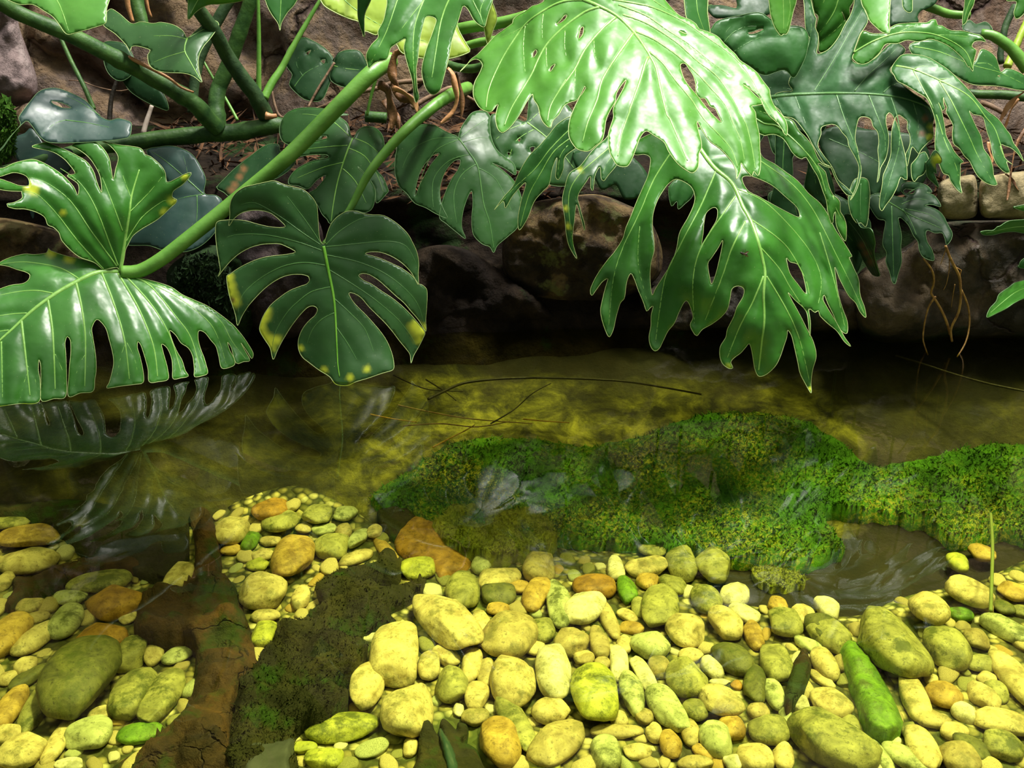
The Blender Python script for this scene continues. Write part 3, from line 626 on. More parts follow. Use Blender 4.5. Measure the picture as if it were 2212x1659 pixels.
for tok in LIST.split():
    if tok in REG: reg = REG[tok]; continue
    if ',' not in tok: continue
    a = tok.split(','); x, y, rx, ry, rot = map(float, a[:5]); kk = a[5]; lift = float(a[6]) if len(a) > 6 else 0.
    x, y, rx, ry = reg[0]+x/reg[2], reg[1]+y/reg[2], rx/reg[2], ry/reg[2]
    if any(math.hypot(x-s[0], y-s[1]) < .35*(min(rx, ry)+min(s[2], s[3])) and s[5] == kk for s in stones): continue
    stones.append([x, y, rx, ry, rot, kk, lift])
n_traced = len(stones)
# smaller pebbles filling the gaps
zone = px('X -20,1130 130,1190 280,1240 400,1250 470,1110 560,1075 700,1100 860,1180 1000,1200 1200,1200 1500,1240 1580,1290 1700,1330 1850,1360 1950,1300 2100,1270 2230,1230 2230,1659 -20,1659')
dark = [resample(px(s), 20) for s in ('X 560,1425 690,1300 720,1235 870,1212 925,1250 858,1362 800,1358 785,1435 720,1470 755,1500 700,1560 635,1600 640,1700 300,1700 400,1540 420,1450 300,1380 330,1270 410,1240 400,1100 460,1100 520,1275', 'X 900,1560 1020,1560 1060,1700 880,1700')]
stones_t = stones + [[935, 1175, 85, 62, 0, 'r', 0], [1885, 1485, 45, 95, 0, 'm', 0]]
print('TRACED', n_traced)
r = np.random.default_rng(11); tries = 0; fill = []
while len(fill) < 130 and tries < 60000:
    tries += 1; y = r.uniform(1090, 1665); x = r.uniform(-10, 2222); q = np.array([[x, y]]); rad = r.uniform(12, 27)*(.75+.4*(y-1100)/560)
    if not inside(q, zone)[0] or any(inside(q, d)[0] for d in dark): continue
    if any(((x-s[0])/(s[2]+rad*.45))**2+((y-s[1])/(s[3]+rad*.45))**2 < 1 for s in stones_t): continue
    if any(math.hypot(x-s[0], y-s[1]) < .8*(rad+s[2]) for s in fill): continue
    fill.append([x, y, rad*r.uniform(.9, 1.35), rad*r.uniform(.7, 1.0), r.uniform(-50, 50), r.choice(list('cccctttggpow')), -.006])
# ---- labels: colour, size, shape and the nearest landmark stone
def adj(s):
    A = s[2]*s[3]; size = 'tiny' if A < 330 else 'small' if A < 700 else 'medium' if A < 1600 else 'large' if A < 3600 else 'very large'
    q = max(s[2], s[3])/min(s[2], s[3]); shape = 'round' if q < 1.15 else 'oval' if q < 1.6 else 'elongated'
    return size, CC[s[5]][2], shape
def find(x, y): return min(range(n_traced), key=lambda i: (stones[i][0]-x)**2+(stones[i][1]-y)**2)
LAND = {find(68, 1156): ('long flat ochre stone at the left edge, beside the dark slab', 'long ochre slab stone'),
        find(249, 1298): ('orange-brown round stone just below the sunken brown branch', 'orange-brown stone under the branch'),
        find(173, 1464): ('largest dark mossy stone, at lower left of the pond', 'largest dark mossy stone'),
                find(632, 1204): ('large ochre stone with algae specks among small stones left of the orange one', 'speckled ochre stone'),
        find(962, 1338): ('long sloping cream stone with green tint right of the dark leaf shade', 'long sloping cream stone'),
        find(1263, 1313): ('whitish angular stone glowing in full light, centre of the pebble bed', 'angular whitish stone'),
        find(1196, 1450): ('whitish upright oval stone, brightest of the large ones at bottom centre', 'bright upright stone'),
        find(1283, 1499): ('large yellow-green egg shaped stone right of the bright upright stone', 'yellow-green egg stone'),
        find(880, 1535): ('cream heart-like stone lower right of the dark leaf shade', 'heart-like cream stone'),
        find(656, 1277): ('blocky cream stone beside the brown rock with the wall reflection', 'blocky cream stone'),
        find(1440, 1529): ('smooth pale green teardrop stone at lower centre right', 'pale green teardrop stone'),
        find(1558, 1513): ('cream stone with an orange rim at lower right of centre', 'orange-rimmed cream stone'),
        find(1925, 1387): ('big olive oval stone with pale rim at right', 'big pale-rimmed olive stone'),
        find(2008, 1314): ('cream triangular stone standing out beside the dark hollow at right', 'cream triangular stone'),
        find(2094, 1278): ('bright cream stone highest of the two by the dark hollow at right', 'upper bright cream stone'),
        find(1796, 1598): ('largest flat olive-grey stone at the bottom right', 'largest flat olive stone'),
        find(1696, 1345): ('round olive stone with a cream band near the dark hollow', 'banded round stone'),
        find(1788, 1313): ('small round whitish stone right beside the dark hollow', 'round whitish stone'),
        find(1587, 1284): ('bright whitish stone on top of the pile below the leaf reflection', 'topmost bright stone'),
        find(2199, 1471): ('large cream stone cut by the right edge', 'cream stone at the right edge'),
        find(1205, 1603): ('large tan stone slanting at the bottom edge, centre', 'slanting tan stone')}
BEAN = [935, 1175, 80, 60, 0, 'r', 0]; LOG = [1885, 1485, 42, 100, 0, 'm', 0]; stones += [BEAN, LOG]
LAND[n_traced] = ('', 'bean-shaped orange stone'); LAND[n_traced+1] = ('', 'mossy log-shaped stone')
used = {}
def where(x, y, me=-1):
    c = sorted((math.hypot(stones[i][0]-x, stones[i][1]-y), i) for i in LAND if i != me)[0][1]
    dx, dy = x-stones[c][0], y-stones[c][1]; an = (math.degrees(math.atan2(dy, dx))+360) % 360
    d = ['right of', 'below and right of', 'just below', 'below and left of', 'left of', 'behind and left of', 'just behind', 'behind and right of'][int((an+22.5)//45) % 8]
    return d + ' the ' + LAND[c][1], math.hypot(dx, dy)
labels = {}
for i, s in enumerate(stones): 
    if i in LAND: labels[i] = LAND[i][0]; continue
    a, b, c = adj(s); w, d = where(s[0], s[1], i); used.setdefault(('%s %s %s stone' % (a, b, c), w), []).append((d, i))
for (h, w), lst in used.items():
    lst.sort()
    for k, (d, i) in enumerate(lst):
        pre = '' if len(lst) == 1 else (['nearest', 'farther', 'third', 'fourth', 'fifth'][min(k, 4)] + ' ')
        labels[i] = (pre + h + ' ' + w)
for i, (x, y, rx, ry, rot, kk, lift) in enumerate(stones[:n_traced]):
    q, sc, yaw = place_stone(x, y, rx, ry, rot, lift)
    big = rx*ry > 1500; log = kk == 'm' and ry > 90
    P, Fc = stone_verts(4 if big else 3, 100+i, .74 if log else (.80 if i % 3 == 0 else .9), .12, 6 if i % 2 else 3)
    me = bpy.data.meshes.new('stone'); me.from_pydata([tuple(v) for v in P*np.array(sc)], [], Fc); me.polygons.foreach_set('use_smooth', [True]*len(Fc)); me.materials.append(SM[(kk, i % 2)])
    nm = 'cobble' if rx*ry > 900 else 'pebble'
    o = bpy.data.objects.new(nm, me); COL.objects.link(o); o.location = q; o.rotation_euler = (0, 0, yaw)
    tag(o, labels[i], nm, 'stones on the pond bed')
def outlined(nm, label, cat, s, lift, w, mm, rough=.004):
    o = bed_patch(nm, label, s, lift, mm, step=5, rough=rough, w=w, cat=cat, kind=None); o['group'] = 'stones on the pond bed'; o['kind'] = 'thing'; return o
outlined('cobble', 'biggest orange-brown stone, bean shaped, at the back of the pebble bed', 'cobble', 'X 851,1168 858,1140 878,1116 905,1105 940,1104 960,1118 969,1145 982,1172 1008,1190 1019,1212 1008,1232 975,1243 948,1250 935,1232 915,1215 880,1206 858,1192', .03, 46, SM[('r', 0)])
outlined('cobble', 'long mossy green log-shaped stone slanting at right', 'cobble', 'X 1812,1400 1825,1382 1845,1384 1875,1415 1910,1470 1940,1530 1953,1562 1945,1582 1915,1592 1880,1582 1862,1560 1845,1505 1825,1450', .045, 38, SM[('m', 0)], .012)
protos = {}
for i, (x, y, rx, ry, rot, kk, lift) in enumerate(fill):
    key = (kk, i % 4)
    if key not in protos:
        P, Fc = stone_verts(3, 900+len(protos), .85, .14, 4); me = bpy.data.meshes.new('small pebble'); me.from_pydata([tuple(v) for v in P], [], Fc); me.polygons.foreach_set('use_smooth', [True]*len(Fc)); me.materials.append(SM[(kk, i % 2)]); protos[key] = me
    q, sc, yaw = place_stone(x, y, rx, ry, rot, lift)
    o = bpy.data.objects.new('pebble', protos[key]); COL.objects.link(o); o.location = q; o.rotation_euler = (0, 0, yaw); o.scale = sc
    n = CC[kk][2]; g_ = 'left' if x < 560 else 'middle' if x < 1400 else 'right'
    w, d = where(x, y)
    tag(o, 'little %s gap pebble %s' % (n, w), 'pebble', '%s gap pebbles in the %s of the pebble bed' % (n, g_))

# ------------------------------------------------------------------ water
m, nt, out = mat('pond water'); L = nt.links.new; p = geo(nt)
bm_ = bump(nt, mth(nt, 'ADD', nz(nt, p, 2.2, 3, .5), mth(nt, 'MULTIPLY', nz(nt, p, 9, 2), .12)), .02, .05)
tr = nd(nt, 'ShaderNodeBsdfTransparent'); tr.inputs[0].default_value = (.90, .94, .47, 1)
gl = nd(nt, 'ShaderNodeBsdfGlossy'); gl.inputs['Roughness'].default_value = .012; L(bm_, gl.inputs['Normal'])
fr = nd(nt, 'ShaderNodeFresnel'); fr.inputs['IOR'].default_value = 1.333; L(bm_, fr.inputs['Normal'])
mx = nd(nt, 'ShaderNodeMixShader'); L(fr.outputs[0], mx.inputs[0]); L(tr.outputs[0], mx.inputs[1]); L(gl.outputs[0], mx.inputs[2]); L(mx.outputs[0], out.inputs[0])
grid('pond_water', np.linspace(-3.6, 3.6, 3), np.linspace(-1.5, 3.6, 3), lambda x, y: (x, y, 0.0), m)

# ------------------------------------------------------------------ daylight
w = bpy.data.worlds.new('world'); S.world = w; w.use_nodes = True; nt = w.node_tree; nt.nodes.clear()
bg = nt.nodes.new('ShaderNodeBackground'); wo = nt.nodes.new('ShaderNodeOutputWorld'); nt.links.new(bg.outputs[0], wo.inputs[0])
tc = nt.nodes.new('ShaderNodeTexCoord'); sp_ = nt.nodes.new('ShaderNodeSeparateXYZ'); nt.links.new(tc.outputs['Generated'], sp_.inputs[0])
col = ramp(nt, sp_.outputs[2], [(.0, (.03, .04, .03)), (.35, (.06, .07, .055)), (.6, (.32, .35, .30)), (.8, (.75, .78, .70)), (1, (1, 1, .93))]); nt.links.new(col, bg.inputs[0]); bg.inputs[1].default_value = WORLD
def area(name, loc, tgt, sx, sy, e, c=(1, .98, .94)):
    l = bpy.data.lights.new(name, 'AREA'); l.shape = 'RECTANGLE'; l.size = sx; l.size_y = sy; l.energy = e; l.color = c
    o = bpy.data.objects.new(name, l); COL.objects.link(o); o.location = loc; d = Vector(tgt)-Vector(loc); o.rotation_euler = d.to_track_quat('-Z', 'Y').to_euler(); return o
area('roof_light', (1.1, 2.6, 4.4), (.8, 2.3, 0), 1.3, .8, ROOF)
l = bpy.data.lights.new('sun', 'SUN'); l.energy = SUN; l.angle = math.radians(6); l.color = (1, .97, .88)
o = bpy.data.objects.new('sun', l); COL.objects.link(o); d = Vector((-.35, -.12, -1)); o.rotation_euler = d.to_track_quat('-Z', 'Y').to_euler()
S.view_settings.view_transform = 'Standard'; S.view_settings.look = 'None'; S.view_settings.gamma = 1; S.view_settings.use_curve_mapping = False
S.view_settings.exposure = EXPO
S.cycles.use_denoising = True; S.cycles.use_adaptive_sampling = True; S.cycles.adaptive_threshold = .02
S.cycles.max_bounces = 7; S.cycles.transparent_max_bounces = 12; S.cycles.sample_clamp_indirect = 4
# ================================================================== the monstera leaves
v = .0016
build_leaf('monstera_leaf', 'large dark green split monstera leaf dipping its tip into the water, yellow-edged lobes', 'mon',
 'F 992,545 965,515 952,430 945,300 935,230 900,170 830,110 750,88 680,70 600,40 530,50 440,70 360,90 300,130 262,180 245,240 245,310 238,398 '
 '275,345 330,300 400,278 480,275 560,292 610,325 650,360 687,403 640,412 560,405 470,385 380,360 300,350 220,352 143,368 130,440 135,520 '
 '145,600 160,690 168,755 150,803 190,750 250,680 320,620 400,575 480,550 560,541 640,542 700,565 745,588 768,607 720,622 640,632 540,645 '
 '450,670 370,705 300,745 250,780 220,798 225,870 240,950 265,1030 290,1110 307,1192 340,1120 390,1040 450,970 520,900 600,840 680,800 '
 '760,785 830,788 872,803 880,828 860,860 800,882 720,915 640,970 570,1030 520,1100 490,1170 482,1230 520,1300 565,1370 590,1462 620,1400 '
 '660,1320 720,1220 770,1150 820,1090 870,1045 915,1038 943,1062 925,1110 880,1150 830,1210 795,1290 790,1370 820,1440 880,1490 960,1550 '
 '1040,1600 1090,1660 1180,1670 1250,1640 1350,1610 1450,1575 1535,1550 1553,1525 1545,1450 1520,1370 1480,1290 1420,1210 1340,1120 1270,1050 '
 '1225,1000 1192,935 1230,935 1290,970 1350,1040 1420,1110 1480,1170 1540,1240 1600,1320 1650,1380 1680,1425 1688,1492 1710,1430 1750,1360 '
 '1785,1290 1798,1242 1750,1180 1690,1110 1620,1040 1540,975 1450,915 1370,860 1310,832 1270,793 1300,778 1350,785 1420,825 1490,885 '
 '1560,950 1630,1010 1690,1080 1750,1150 1806,1238 1805,1150 1812,1050 1817,960 1810,900 1770,865 1748,862 1700,800 1620,740 1540,700 1450,660 '
 '1390,640 1322,620 1360,606 1440,608 1520,635 1590,675 1650,725 1700,785 1746,868 1745,780 1750,700 1735,610 1700,530 1660,460 1590,390 '
 '1510,335 1450,312 1380,310 1310,300 1240,280 1170,285 1110,320 1060,370 1030,430 1005,510',
 [(700, 525, 2.90), (560, 400, 2.92), (800, 470, 2.95), (480, 560, 2.90), (640, 770, 2.83), (740, 830, 2.765), (850, 800, 2.80), (915, 650, 2.90),
  (900, 540, 2.94), (570, 680, 2.86), (730, 700, 2.83), (885, 770, 2.86), (500, 490, 2.92)],
 [(.0045, 'F 992,560 1040,800 1070,950 1085,1100 1095,1300 1105,1500 1120,1600'),
  (v, 'F 975,545 880,400 800,290 700,160'), (v, 'F 970,550 820,450 640,320 450,215 330,230'),
  (v, 'F 980,595 800,530 600,480 430,462 280,470 210,495'), (v, 'F 1005,712 850,690 700,710 560,770 430,860 340,960 310,1100'),
  (v, 'F 1045,885 900,920 790,1000 700,1090 610,1240 580,1380'), (v, 'F 1080,1090 980,1140 900,1230 860,1340'),
  (v, 'F 1010,550 1120,440 1290,340 1450,320'), (v, 'F 1010,565 1250,540 1500,520 1650,560 1730,700'),
  (v, 'F 1015,630 1250,680 1450,760 1620,880 1740,1020 1790,1180'), (v, 'F 1040,750 1250,880 1420,1000 1600,1160 1720,1330'),
  (v, 'F 1080,980 1200,1090 1320,1220 1390,1400'), (v, 'F 1090,1200 1180,1330 1260,1470')],
 step=6, A=.004, B=.006, vcol='m', yel=[('F 230,820 242,870 252,930 275,1000 484,1220 500,1260 530,1300 565,1340', 15), ('F 530,1080 510,1140 490,1180 1785,1230 1750,1250 1720,1210 1770,1290 560,1300 610,1310', 14), ('F 1340,1540 1200,1610 1000,1545 800,1370', 8)],
 brn=[('F 262,990', 7)], petiole=[(700, 527, 2.90), (722, 500, 2.96), (757, 450, 2.98), (800, 370, 3.0), (868, 290, 3.05), (930, 235, 3.12), (972, 206, 3.2), (1010, 190, 3.4)],
 prad=(.007, .019), pmat=STEMB)

build_leaf('monstera_leaf', 'split green monstera leaf hanging directly behind the largest monstera leaf, crossed by its stalk', 'mon',
 'A 2230,735 2180,722 2100,700 1980,688 1880,700 1820,740 1790,810 1795,880 1830,920 1900,930 2000,880 2090,870 2095,885 1990,912 1920,950 '
 '1900,1000 2000,990 2090,990 2100,1010 2000,1030 1900,1080 1850,1140 1850,1180 1910,1190 1970,1210 2030,1150 2085,1120 2080,1140 2020,1210 '
 '1978,1235 2000,1270 2030,1310 2060,1370 B 20,1405 40,1432 100,1375 200,1350 260,1362 310,1330 328,1240 310,1180 270,1120 215,1065 220,1078 300,1160 328,1210 336,1300 400,1240 412,1220 380,1140 330,1070 380,1000 385,920 370,860 '
 '330,820 270,808 220,830 190,882 172,872 150,790 100,745',
 [(760, 295, 3.12), (640, 270, 3.22), (700, 480, 3.02), (830, 400, 3.1), (610, 320, 3.2), (820, 290, 3.2)],
 [(.003, 'B 182,885 140,990 90,1150 60,1300 45,1420'), (v, 'B 160,870 60,780 -40,740 A 1930,730'), (v, 'B 150,930 20,940 A 1950,955'),
  (v, 'B 120,1040 0,1070 A 1900,1140'), (v, 'B 195,885 280,920 350,980'), (v, 'B 160,950 260,1000 340,1120 380,1230'), (v, 'B 120,1080 200,1160 270,1300')],
 step=6, A=.004, B=.006, rim='d', vcol='l')

build_leaf('monstera_leaf', 'dark slate green split monstera leaf with drooping lobes left of the hanging ribbons', 'mon',
 'B 858,885 850,872 780,842 700,800 620,798 550,830 510,890 468,900 465,950 455,1020 455,1110 480,1190 530,1240 580,1300 650,1330 720,1370 788,1396 '
 '760,1330 742,1260 745,1180 780,1090 830,1032 872,1024 860,1080 820,1140 790,1200 760,1280 738,1390 780,1430 840,1480 905,1527 880,1450 890,1350 '
 '920,1260 945,1223 952,1300 945,1400 955,1500 1010,1560 1060,1580 1085,1617 1110,1570 1180,1510 1240,1450 1262,1350 1265,1280 1240,1200 '
 '1200,1140 1130,1080 1075,1045 1150,1075 1225,1120 1215,1050 1150,1000 1100,950 1070,880 1060,800 1060,740 1020,710 950,720 900,780 872,830',
 [(990, 300, 3.1), (860, 330, 3.15), (900, 460, 3.02), (1065, 540, 2.96), (1120, 420, 3.05), (1040, 250, 3.2), (1000, 480, 2.98)],
 [(.003, 'B 860,885 930,980 985,1075 1020,1300 1060,1430 1085,1590'), (v, 'B 850,885 700,890 560,960 500,1080'), (v, 'B 860,895 720,960 640,1090 600,1250'),
  (v, 'B 930,990 800,1030 700,1150 700,1330'), (v, 'B 975,1050 880,1120 830,1250 850,1430'), (v, 'B 870,880 950,820 1040,760'),
  (v, 'B 890,910 1000,880 1060,890'), (v, 'B 985,1075 1100,1150 1200,1350')],
 holes=['B 735,980 690,1000 625,1080 590,1180 584,1255 615,1180 680,1060 728,1000'], step=6, A=.004, B=.006, rim='d', vcol='d')

build_leaf('philodendron_leaf', 'dull green heart shaped leaf with torn holes half hidden behind the hanging ribbons', 'mon',
 'B 1072,735 1065,880 1100,960 1150,1030 1230,1090 1300,1100 1400,1110 1440,1180 1560,1190 1650,1150 1720,1000 1650,850 1580,700 1480,620 1330,610 1305,700 1290,778 1200,750',
 [(1060, 250, 3.28), (1250, 400, 3.2), (1200, 220, 3.35), (1100, 350, 3.22), (1290, 320, 3.25)],
 [(.003, 'B 1300,785 1400,860 1500,950 1600,1080'), (v, 'B 1290,790 1180,830 1090,900'), (v, 'B 1340,830 1230,900 1180,1020'), (v, 'B 1310,780 1400,700 1500,660')],
 holes=['B 1235,890 1260,885 1250,910', 'B 1315,945 1350,940 1330,980', 'B 1170,975 1200,980 1185,1000'], step=9, rim='d', vcol='l')

# ================================================================== big philodendron at left, lower edge in the pond
PL = [(262, 588, 2.93), (0, 740, 2.70), (0, 868, 2.60), (203, 827, 2.68), (398, 800, 2.80), (545, 775, 2.90), (400, 640, 2.93), (150, 700, 2.76), (300, 720, 2.80),
      (-60, 700, 2.72), (0, 560, 2.88), (100, 540, 2.93)]
PU = [(262, 588, 2.93), (100, 480, 2.90), (0, 380, 2.86), (60, 320, 2.98), (200, 310, 3.03), (300, 330, 3.05), (410, 375, 3.02), (250, 450, 2.95), (20, 450, 2.84), (330, 470, 3.0)]
r_ = build_leaf('philodendron_leaf', 'large glossy green feathered leaf at left with its comb-like lower edge in the water', 'bright',
 'E 955,765 940,738 860,735 750,692 640,660 540,640 470,620 400,593 385,575 372,612 280,626 200,622 120,638 50,662 0,688 -90,740 -20,712 60,720 130,745 200,765 '
 '238,790 225,830 180,858 100,868 40,885 0,900 -150,950 -260,1200 -260,1860 0,1835 150,1815 308,1800 '
 '318,1640 305,1540 310,1465 325,1520 326,1640 330,1790 430,1775 520,1760 530,1600 524,1420 518,1330 535,1280 560,1310 564,1400 555,1500 548,1600 545,1755 '
 '640,1730 740,1715 755,1620 765,1560 765,1470 755,1380 740,1290 732,1210 768,1145 805,1165 845,1220 868,1300 892,1390 905,1480 893,1560 868,1650 850,1690 '
 '960,1675 1080,1660 1140,1645 1140,1560 1115,1440 1094,1370 1098,1320 1122,1350 1152,1440 1178,1540 1188,1640 1260,1640 1338,1620 1335,1540 1318,1470 1298,1400 1287,1340 1330,1370 1365,1450 1374,1530 '
 '1378,1615 1440,1610 1500,1595 1475,1550 1450,1470 1410,1400 1375,1320 1350,1232 1400,1270 1440,1330 1500,1372 1535,1440 1547,1540 1550,1600 1620,1590 1655,1570 '
 '1640,1500 1622,1440 1598,1380 1578,1300 1583,1235 1630,1248 1680,1310 1720,1360 1742,1440 1765,1530 1830,1525 1870,1500 1862,1450 1830,1390 1812,1325 1842,1370 1880,1490 1940,1480 1990,1470 '
 '1955,1400 1918,1330 1965,1395 2005,1455 2015,1410 1970,1330 1920,1260 1860,1190 1800,1140 1720,1080 1640,1030 1550,990 1450,945 1370,890 1280,855 1150,820 1050,795',
 PL,
 [(.0085, 'E 960,762 820,765 720,790 610,845 500,905 420,955 300,1040 200,1125 100,1220 0,1310 -100,1420'),
  (.0042, 'E 810,775 900,1000 990,1300 1030,1620'), (.0042, 'E 605,850 650,1050 680,1300 675,1680'), (.0042, 'E 380,985 420,1250 440,1700'),
  (.004, 'E 170,1150 200,1400 240,1750'), (.004, 'E 940,780 1100,1050 1220,1350 1255,1600'), (.0036, 'E 985,785 1200,1020 1350,1270 1440,1560'),
  (.0032, 'E 1040,795 1200,880 1400,1120 1520,1290 1600,1560'), (.0022, 'E 1080,805 1400,960 1650,1150 1740,1300 1800,1500'),
  (.002, 'E 1250,860 1550,1010 1750,1150 1850,1320 1960,1460'), (.0028, 'E 640,830 480,735 250,690 120,688 0,705'), (.0028, 'E 430,940 300,915 150,922 0,950'),
  (.0024, 'E 215,1095 100,1100 -80,1125'), (.0024, 'E 70,1230 -100,1250'), (.0026, 'E 10,1320 15,1500 20,1780'),
  (.0012, 'E 1000,1320 960,1450 930,1600'), (.0012, 'E 1010,1330 1070,1450 1100,1600'), (.0012, 'E 680,1420 620,1530 590,1680'), (.0012, 'E 440,1420 500,1560 520,1700'),
  (.0012, 'E 225,1550 190,1650 160,1780'), (.0012, 'E 210,1500 280,1620 290,1760')],
 step=6, A=.009, B=.008, wv=16, vcol='l', yel=[('E 410,600 560,655', 12)],
 petiole=[(262, 588, 2.93), (300, 586, 2.94), (345, 562, 2.95), (400, 520, 2.97), (500, 440, 3.02), (620, 340, 3.03), (740, 220, 3.08), (800, 160, 3.12), (845, 130, 3.2)],
 prad=(.019, .024), pmat=STEMB, wob=.006)
# its upper half, folded up at the joint, belongs to the same leaf
def add_blade(root, src):
    for c in list(src.children):
        mw = c.location.copy(); d = Vector(src.location)-Vector(root.location)
        c.parent = root
        me = c.data
        c.matrix_parent_inverse = Matrix.Translation(-root.location)
    bpy.data.objects.remove(src)
up = build_leaf('philodendron_leaf', 'x', 'bright',
 'E 962,765 935,730 870,738 820,745 750,690 640,650 560,590 490,512 470,455 425,410 380,390 355,330 290,290 200,265 120,262 60,245 55,222 100,215 150,195 178,172 172,135 '
 'A 140,1225 60,1222 0,1213 -80,1190 -20,1145 60,1165 125,1188 185,1185 170,1130 90,1105 0,1130 -90,1140 -60,1080 20,1075 100,1040 200,1020 250,1030 320,1065 400,1120 470,1195 '
 '497,1250 500,1180 430,1125 480,1110 440,1050 400,1010 330,970 205,940 260,918 300,910 400,950 500,1000 560,1040 600,1100 618,1160 650,1232 640,1130 600,1050 560,1000 510,962 460,930 '
 '520,902 600,905 660,950 700,1020 722,1145 740,1080 755,1000 700,930 640,900 750,925 830,935 900,950 930,990 960,1000 1020,1050 1055,1100 1070,1165 1130,1142 1180,1115 1222,1105 '
 '1215,1130 1170,1180 1110,1222 1103,1262 1130,1276 1125,1300 1090,1330 1050,1370 1000,1410 950,1440 900,1470 850,1510 822,1560 E 1000,590 985,680',
 PU,
 [(.006, 'E 958,760 975,640 1000,480 1030,300 1050,150 1110,-50'), (.0025, 'E 940,715 880,560 760,250 640,60 480,-60'), (.0025, 'E 930,720 720,430 560,200 380,60 240,10'),
  (.0025, 'E 825,742 620,520 450,300 300,150 190,120'), (.002, 'E 975,440 900,230 830,50 780,-60'), (.0022, 'E 1005,520 1130,330 1300,200 1390,190'),
  (.0018, 'E 1030,290 1180,140 1290,10'), (.0015, 'E 1045,180 1000,60 960,-60')],
 step=6, A=.008, B=.008, wv=15, vcol='l', yel=[('A 180,1195 220,1215 1110,1280 1060,1370', 12), ('A 400,1360', 7), ('A 1180,1130', 8)], wob=.006)
add_blade(r_, up)

# ================================================================== the big philodendron leaves at right
g = .0024
build_leaf('philodendron_leaf', 'biggest pale bright green lobed leaf, highest at top centre, reaching over the pond', 'top',
 'I 1150,-330 900,-60 912,12 840,55 770,75 700,130 600,185 545,235 535,280 440,350 330,430 235,530 120,650 40,710 -20,790 -92,858 -40,800 50,722 110,708 160,740 175,790 140,880 90,970 68,1060 70,1150 '
 '110,1240 160,1300 250,1340 300,1320 352,1250 365,1252 340,1350 335,1440 360,1540 410,1585 480,1550 560,1460 640,1340 700,1230 760,1140 777,1125 790,1190 840,1270 865,1380 900,1460 960,1520 998,1528 '
 '1015,1450 1090,1370 1150,1270 1220,1225 1300,1200 1350,1130 1400,1030 1412,1050 1365,1130 K 570,430 500,570 445,720 430,850 450,950 520,1050 600,1085 680,1085 750,1030 830,960 860,860 880,720 930,600 988,500 '
 '1005,400 1050,320 1120,235 1090,330 1030,440 985,530 962,600 968,680 930,800 905,900 918,1080 960,1180 1020,1260 1130,1270 1190,1180 1240,1050 1290,920 1360,850 1450,900 1570,980 1620,1080 1680,1170 1760,1260 '
 '1870,1335 1920,1347 1980,1280 1990,1120 2020,1050 2015,960 1990,870 1965,760 L 590,730 640,830 740,970 850,1050 940,1140 1010,1230 1050,1330 1056,1420 1100,1330 1112,1230 1150,1290 1200,1350 1245,1385 '
 '1262,1330 1310,1382 1335,1330 1345,1200 1335,1050 1330,900 1295,740 1280,620 1235,552 1300,540 1368,525 1350,480 1290,430 1210,350 1135,292 1200,330 1290,400 1340,460 1390,580 1450,670 1530,740 1590,810 1620,870 '
 '1655,902 1665,820 1650,740 1610,670 1530,580 1480,490 1455,400 1450,350 1380,260 1300,150 1210,80 J 1370,720 1320,650 1200,540 1110,440 1000,385 885,345 850,290 770,235 660,190 580,120 520,50 470,-10 300,-250 0,-400',
 [(1250, -10, 2.75), (1020, 110, 2.78), (1050, 240, 2.58), (1090, 285, 2.50), (1270, 320, 2.40), (1360, 360, 2.36), (1495, 370, 2.36), (1400, 130, 2.60), (1640, 380, 2.42), (1700, 280, 2.52),
  (1650, 120, 2.68), (1450, 30, 2.76), (1500, 240, 2.5), (1200, 100, 2.66), (1300, -80, 2.82)],
 [(.0055, 'I 1300,-60 1390,0 1560,75 1780,195 1990,395 2160,640 J 300,680 370,820 430,1100 500,1380 K 1640,700 1760,980 1850,1200'),
  (.0042, 'I 1380,5 1150,20 930,120 700,290 500,560 350,830 250,1080 222,1290'), (.0042, 'I 1570,90 1400,150 1150,330 950,530 840,720 770,880 650,1080 520,1300 440,1500'),
  (.004, 'I 1770,210 1600,360 1400,600 1280,830 1100,1080 990,1270 955,1450'), (.004, 'I 1980,400 1850,580 1700,800 1600,980 1545,1200 1440,1450 K 600,980'),
  (.0038, 'J 280,680 240,770 170,1000 60,1300 K 1160,620 1060,900 1020,1150'), (.0036, 'J 290,625 450,760 600,960 780,1180 950,1430 L 870,920 1000,1080 1070,1280'),
  (.0036, 'J 120,380 350,480 600,650 800,820 1000,1030 1200,1260 1300,1500 L 1100,950 1150,1200'), (.0034, 'J -30,180 250,280 600,500 850,720 1100,920 1280,1170 1400,1400 L 1180,800 1240,1050 1280,1300'),
  (.003, 'J -80,60 250,190 500,360 750,520 1000,720 1240,900'), (.003, 'J -150,0 100,40 350,100 700,260 950,430 1250,640 1450,850 1600,1100 1750,1350 1900,1580'), (.0022, 'J 330,0 450,80 640,180'),
  (.0016, 'I 905,170 890,300 895,490'), (.0016, 'I 690,310 665,560 690,880'), (.0016, 'I 1165,370 1160,560 1190,720'), (.0016, 'I 940,570 940,700 955,840'), (.0014, 'I 1510,490 1520,640 1560,790'),
  (.0014, 'I 1290,830 1280,1000 1275,1170'), (.0014, 'I 720,290 560,380 400,450'), (.0014, 'K 400,230 280,420 190,600')],
 holes=['L 385,60 440,42 490,110 540,190 565,280 575,400 620,455 680,460 740,555 800,580 840,660 875,742 800,680 700,570 590,430 480,300 420,200', 'I 1188,182 1160,182 1105,250 1062,292 1120,268 1170,225',
        'I 1385,325 1352,335 1325,462 1375,410', 'I 815,595 782,630 786,690 828,630', 'I 1045,765 990,805 987,860 1030,800', 'J 650,370 740,410 690,395'],
 step=6, A=.010, B=.012, wv=15, we=16, vcol='l', wob=.012,
 petiole=[(1245, -11, 2.75), (1230, -60, 2.85), (1210, -140, 3.1)], prad=(.008, .012))

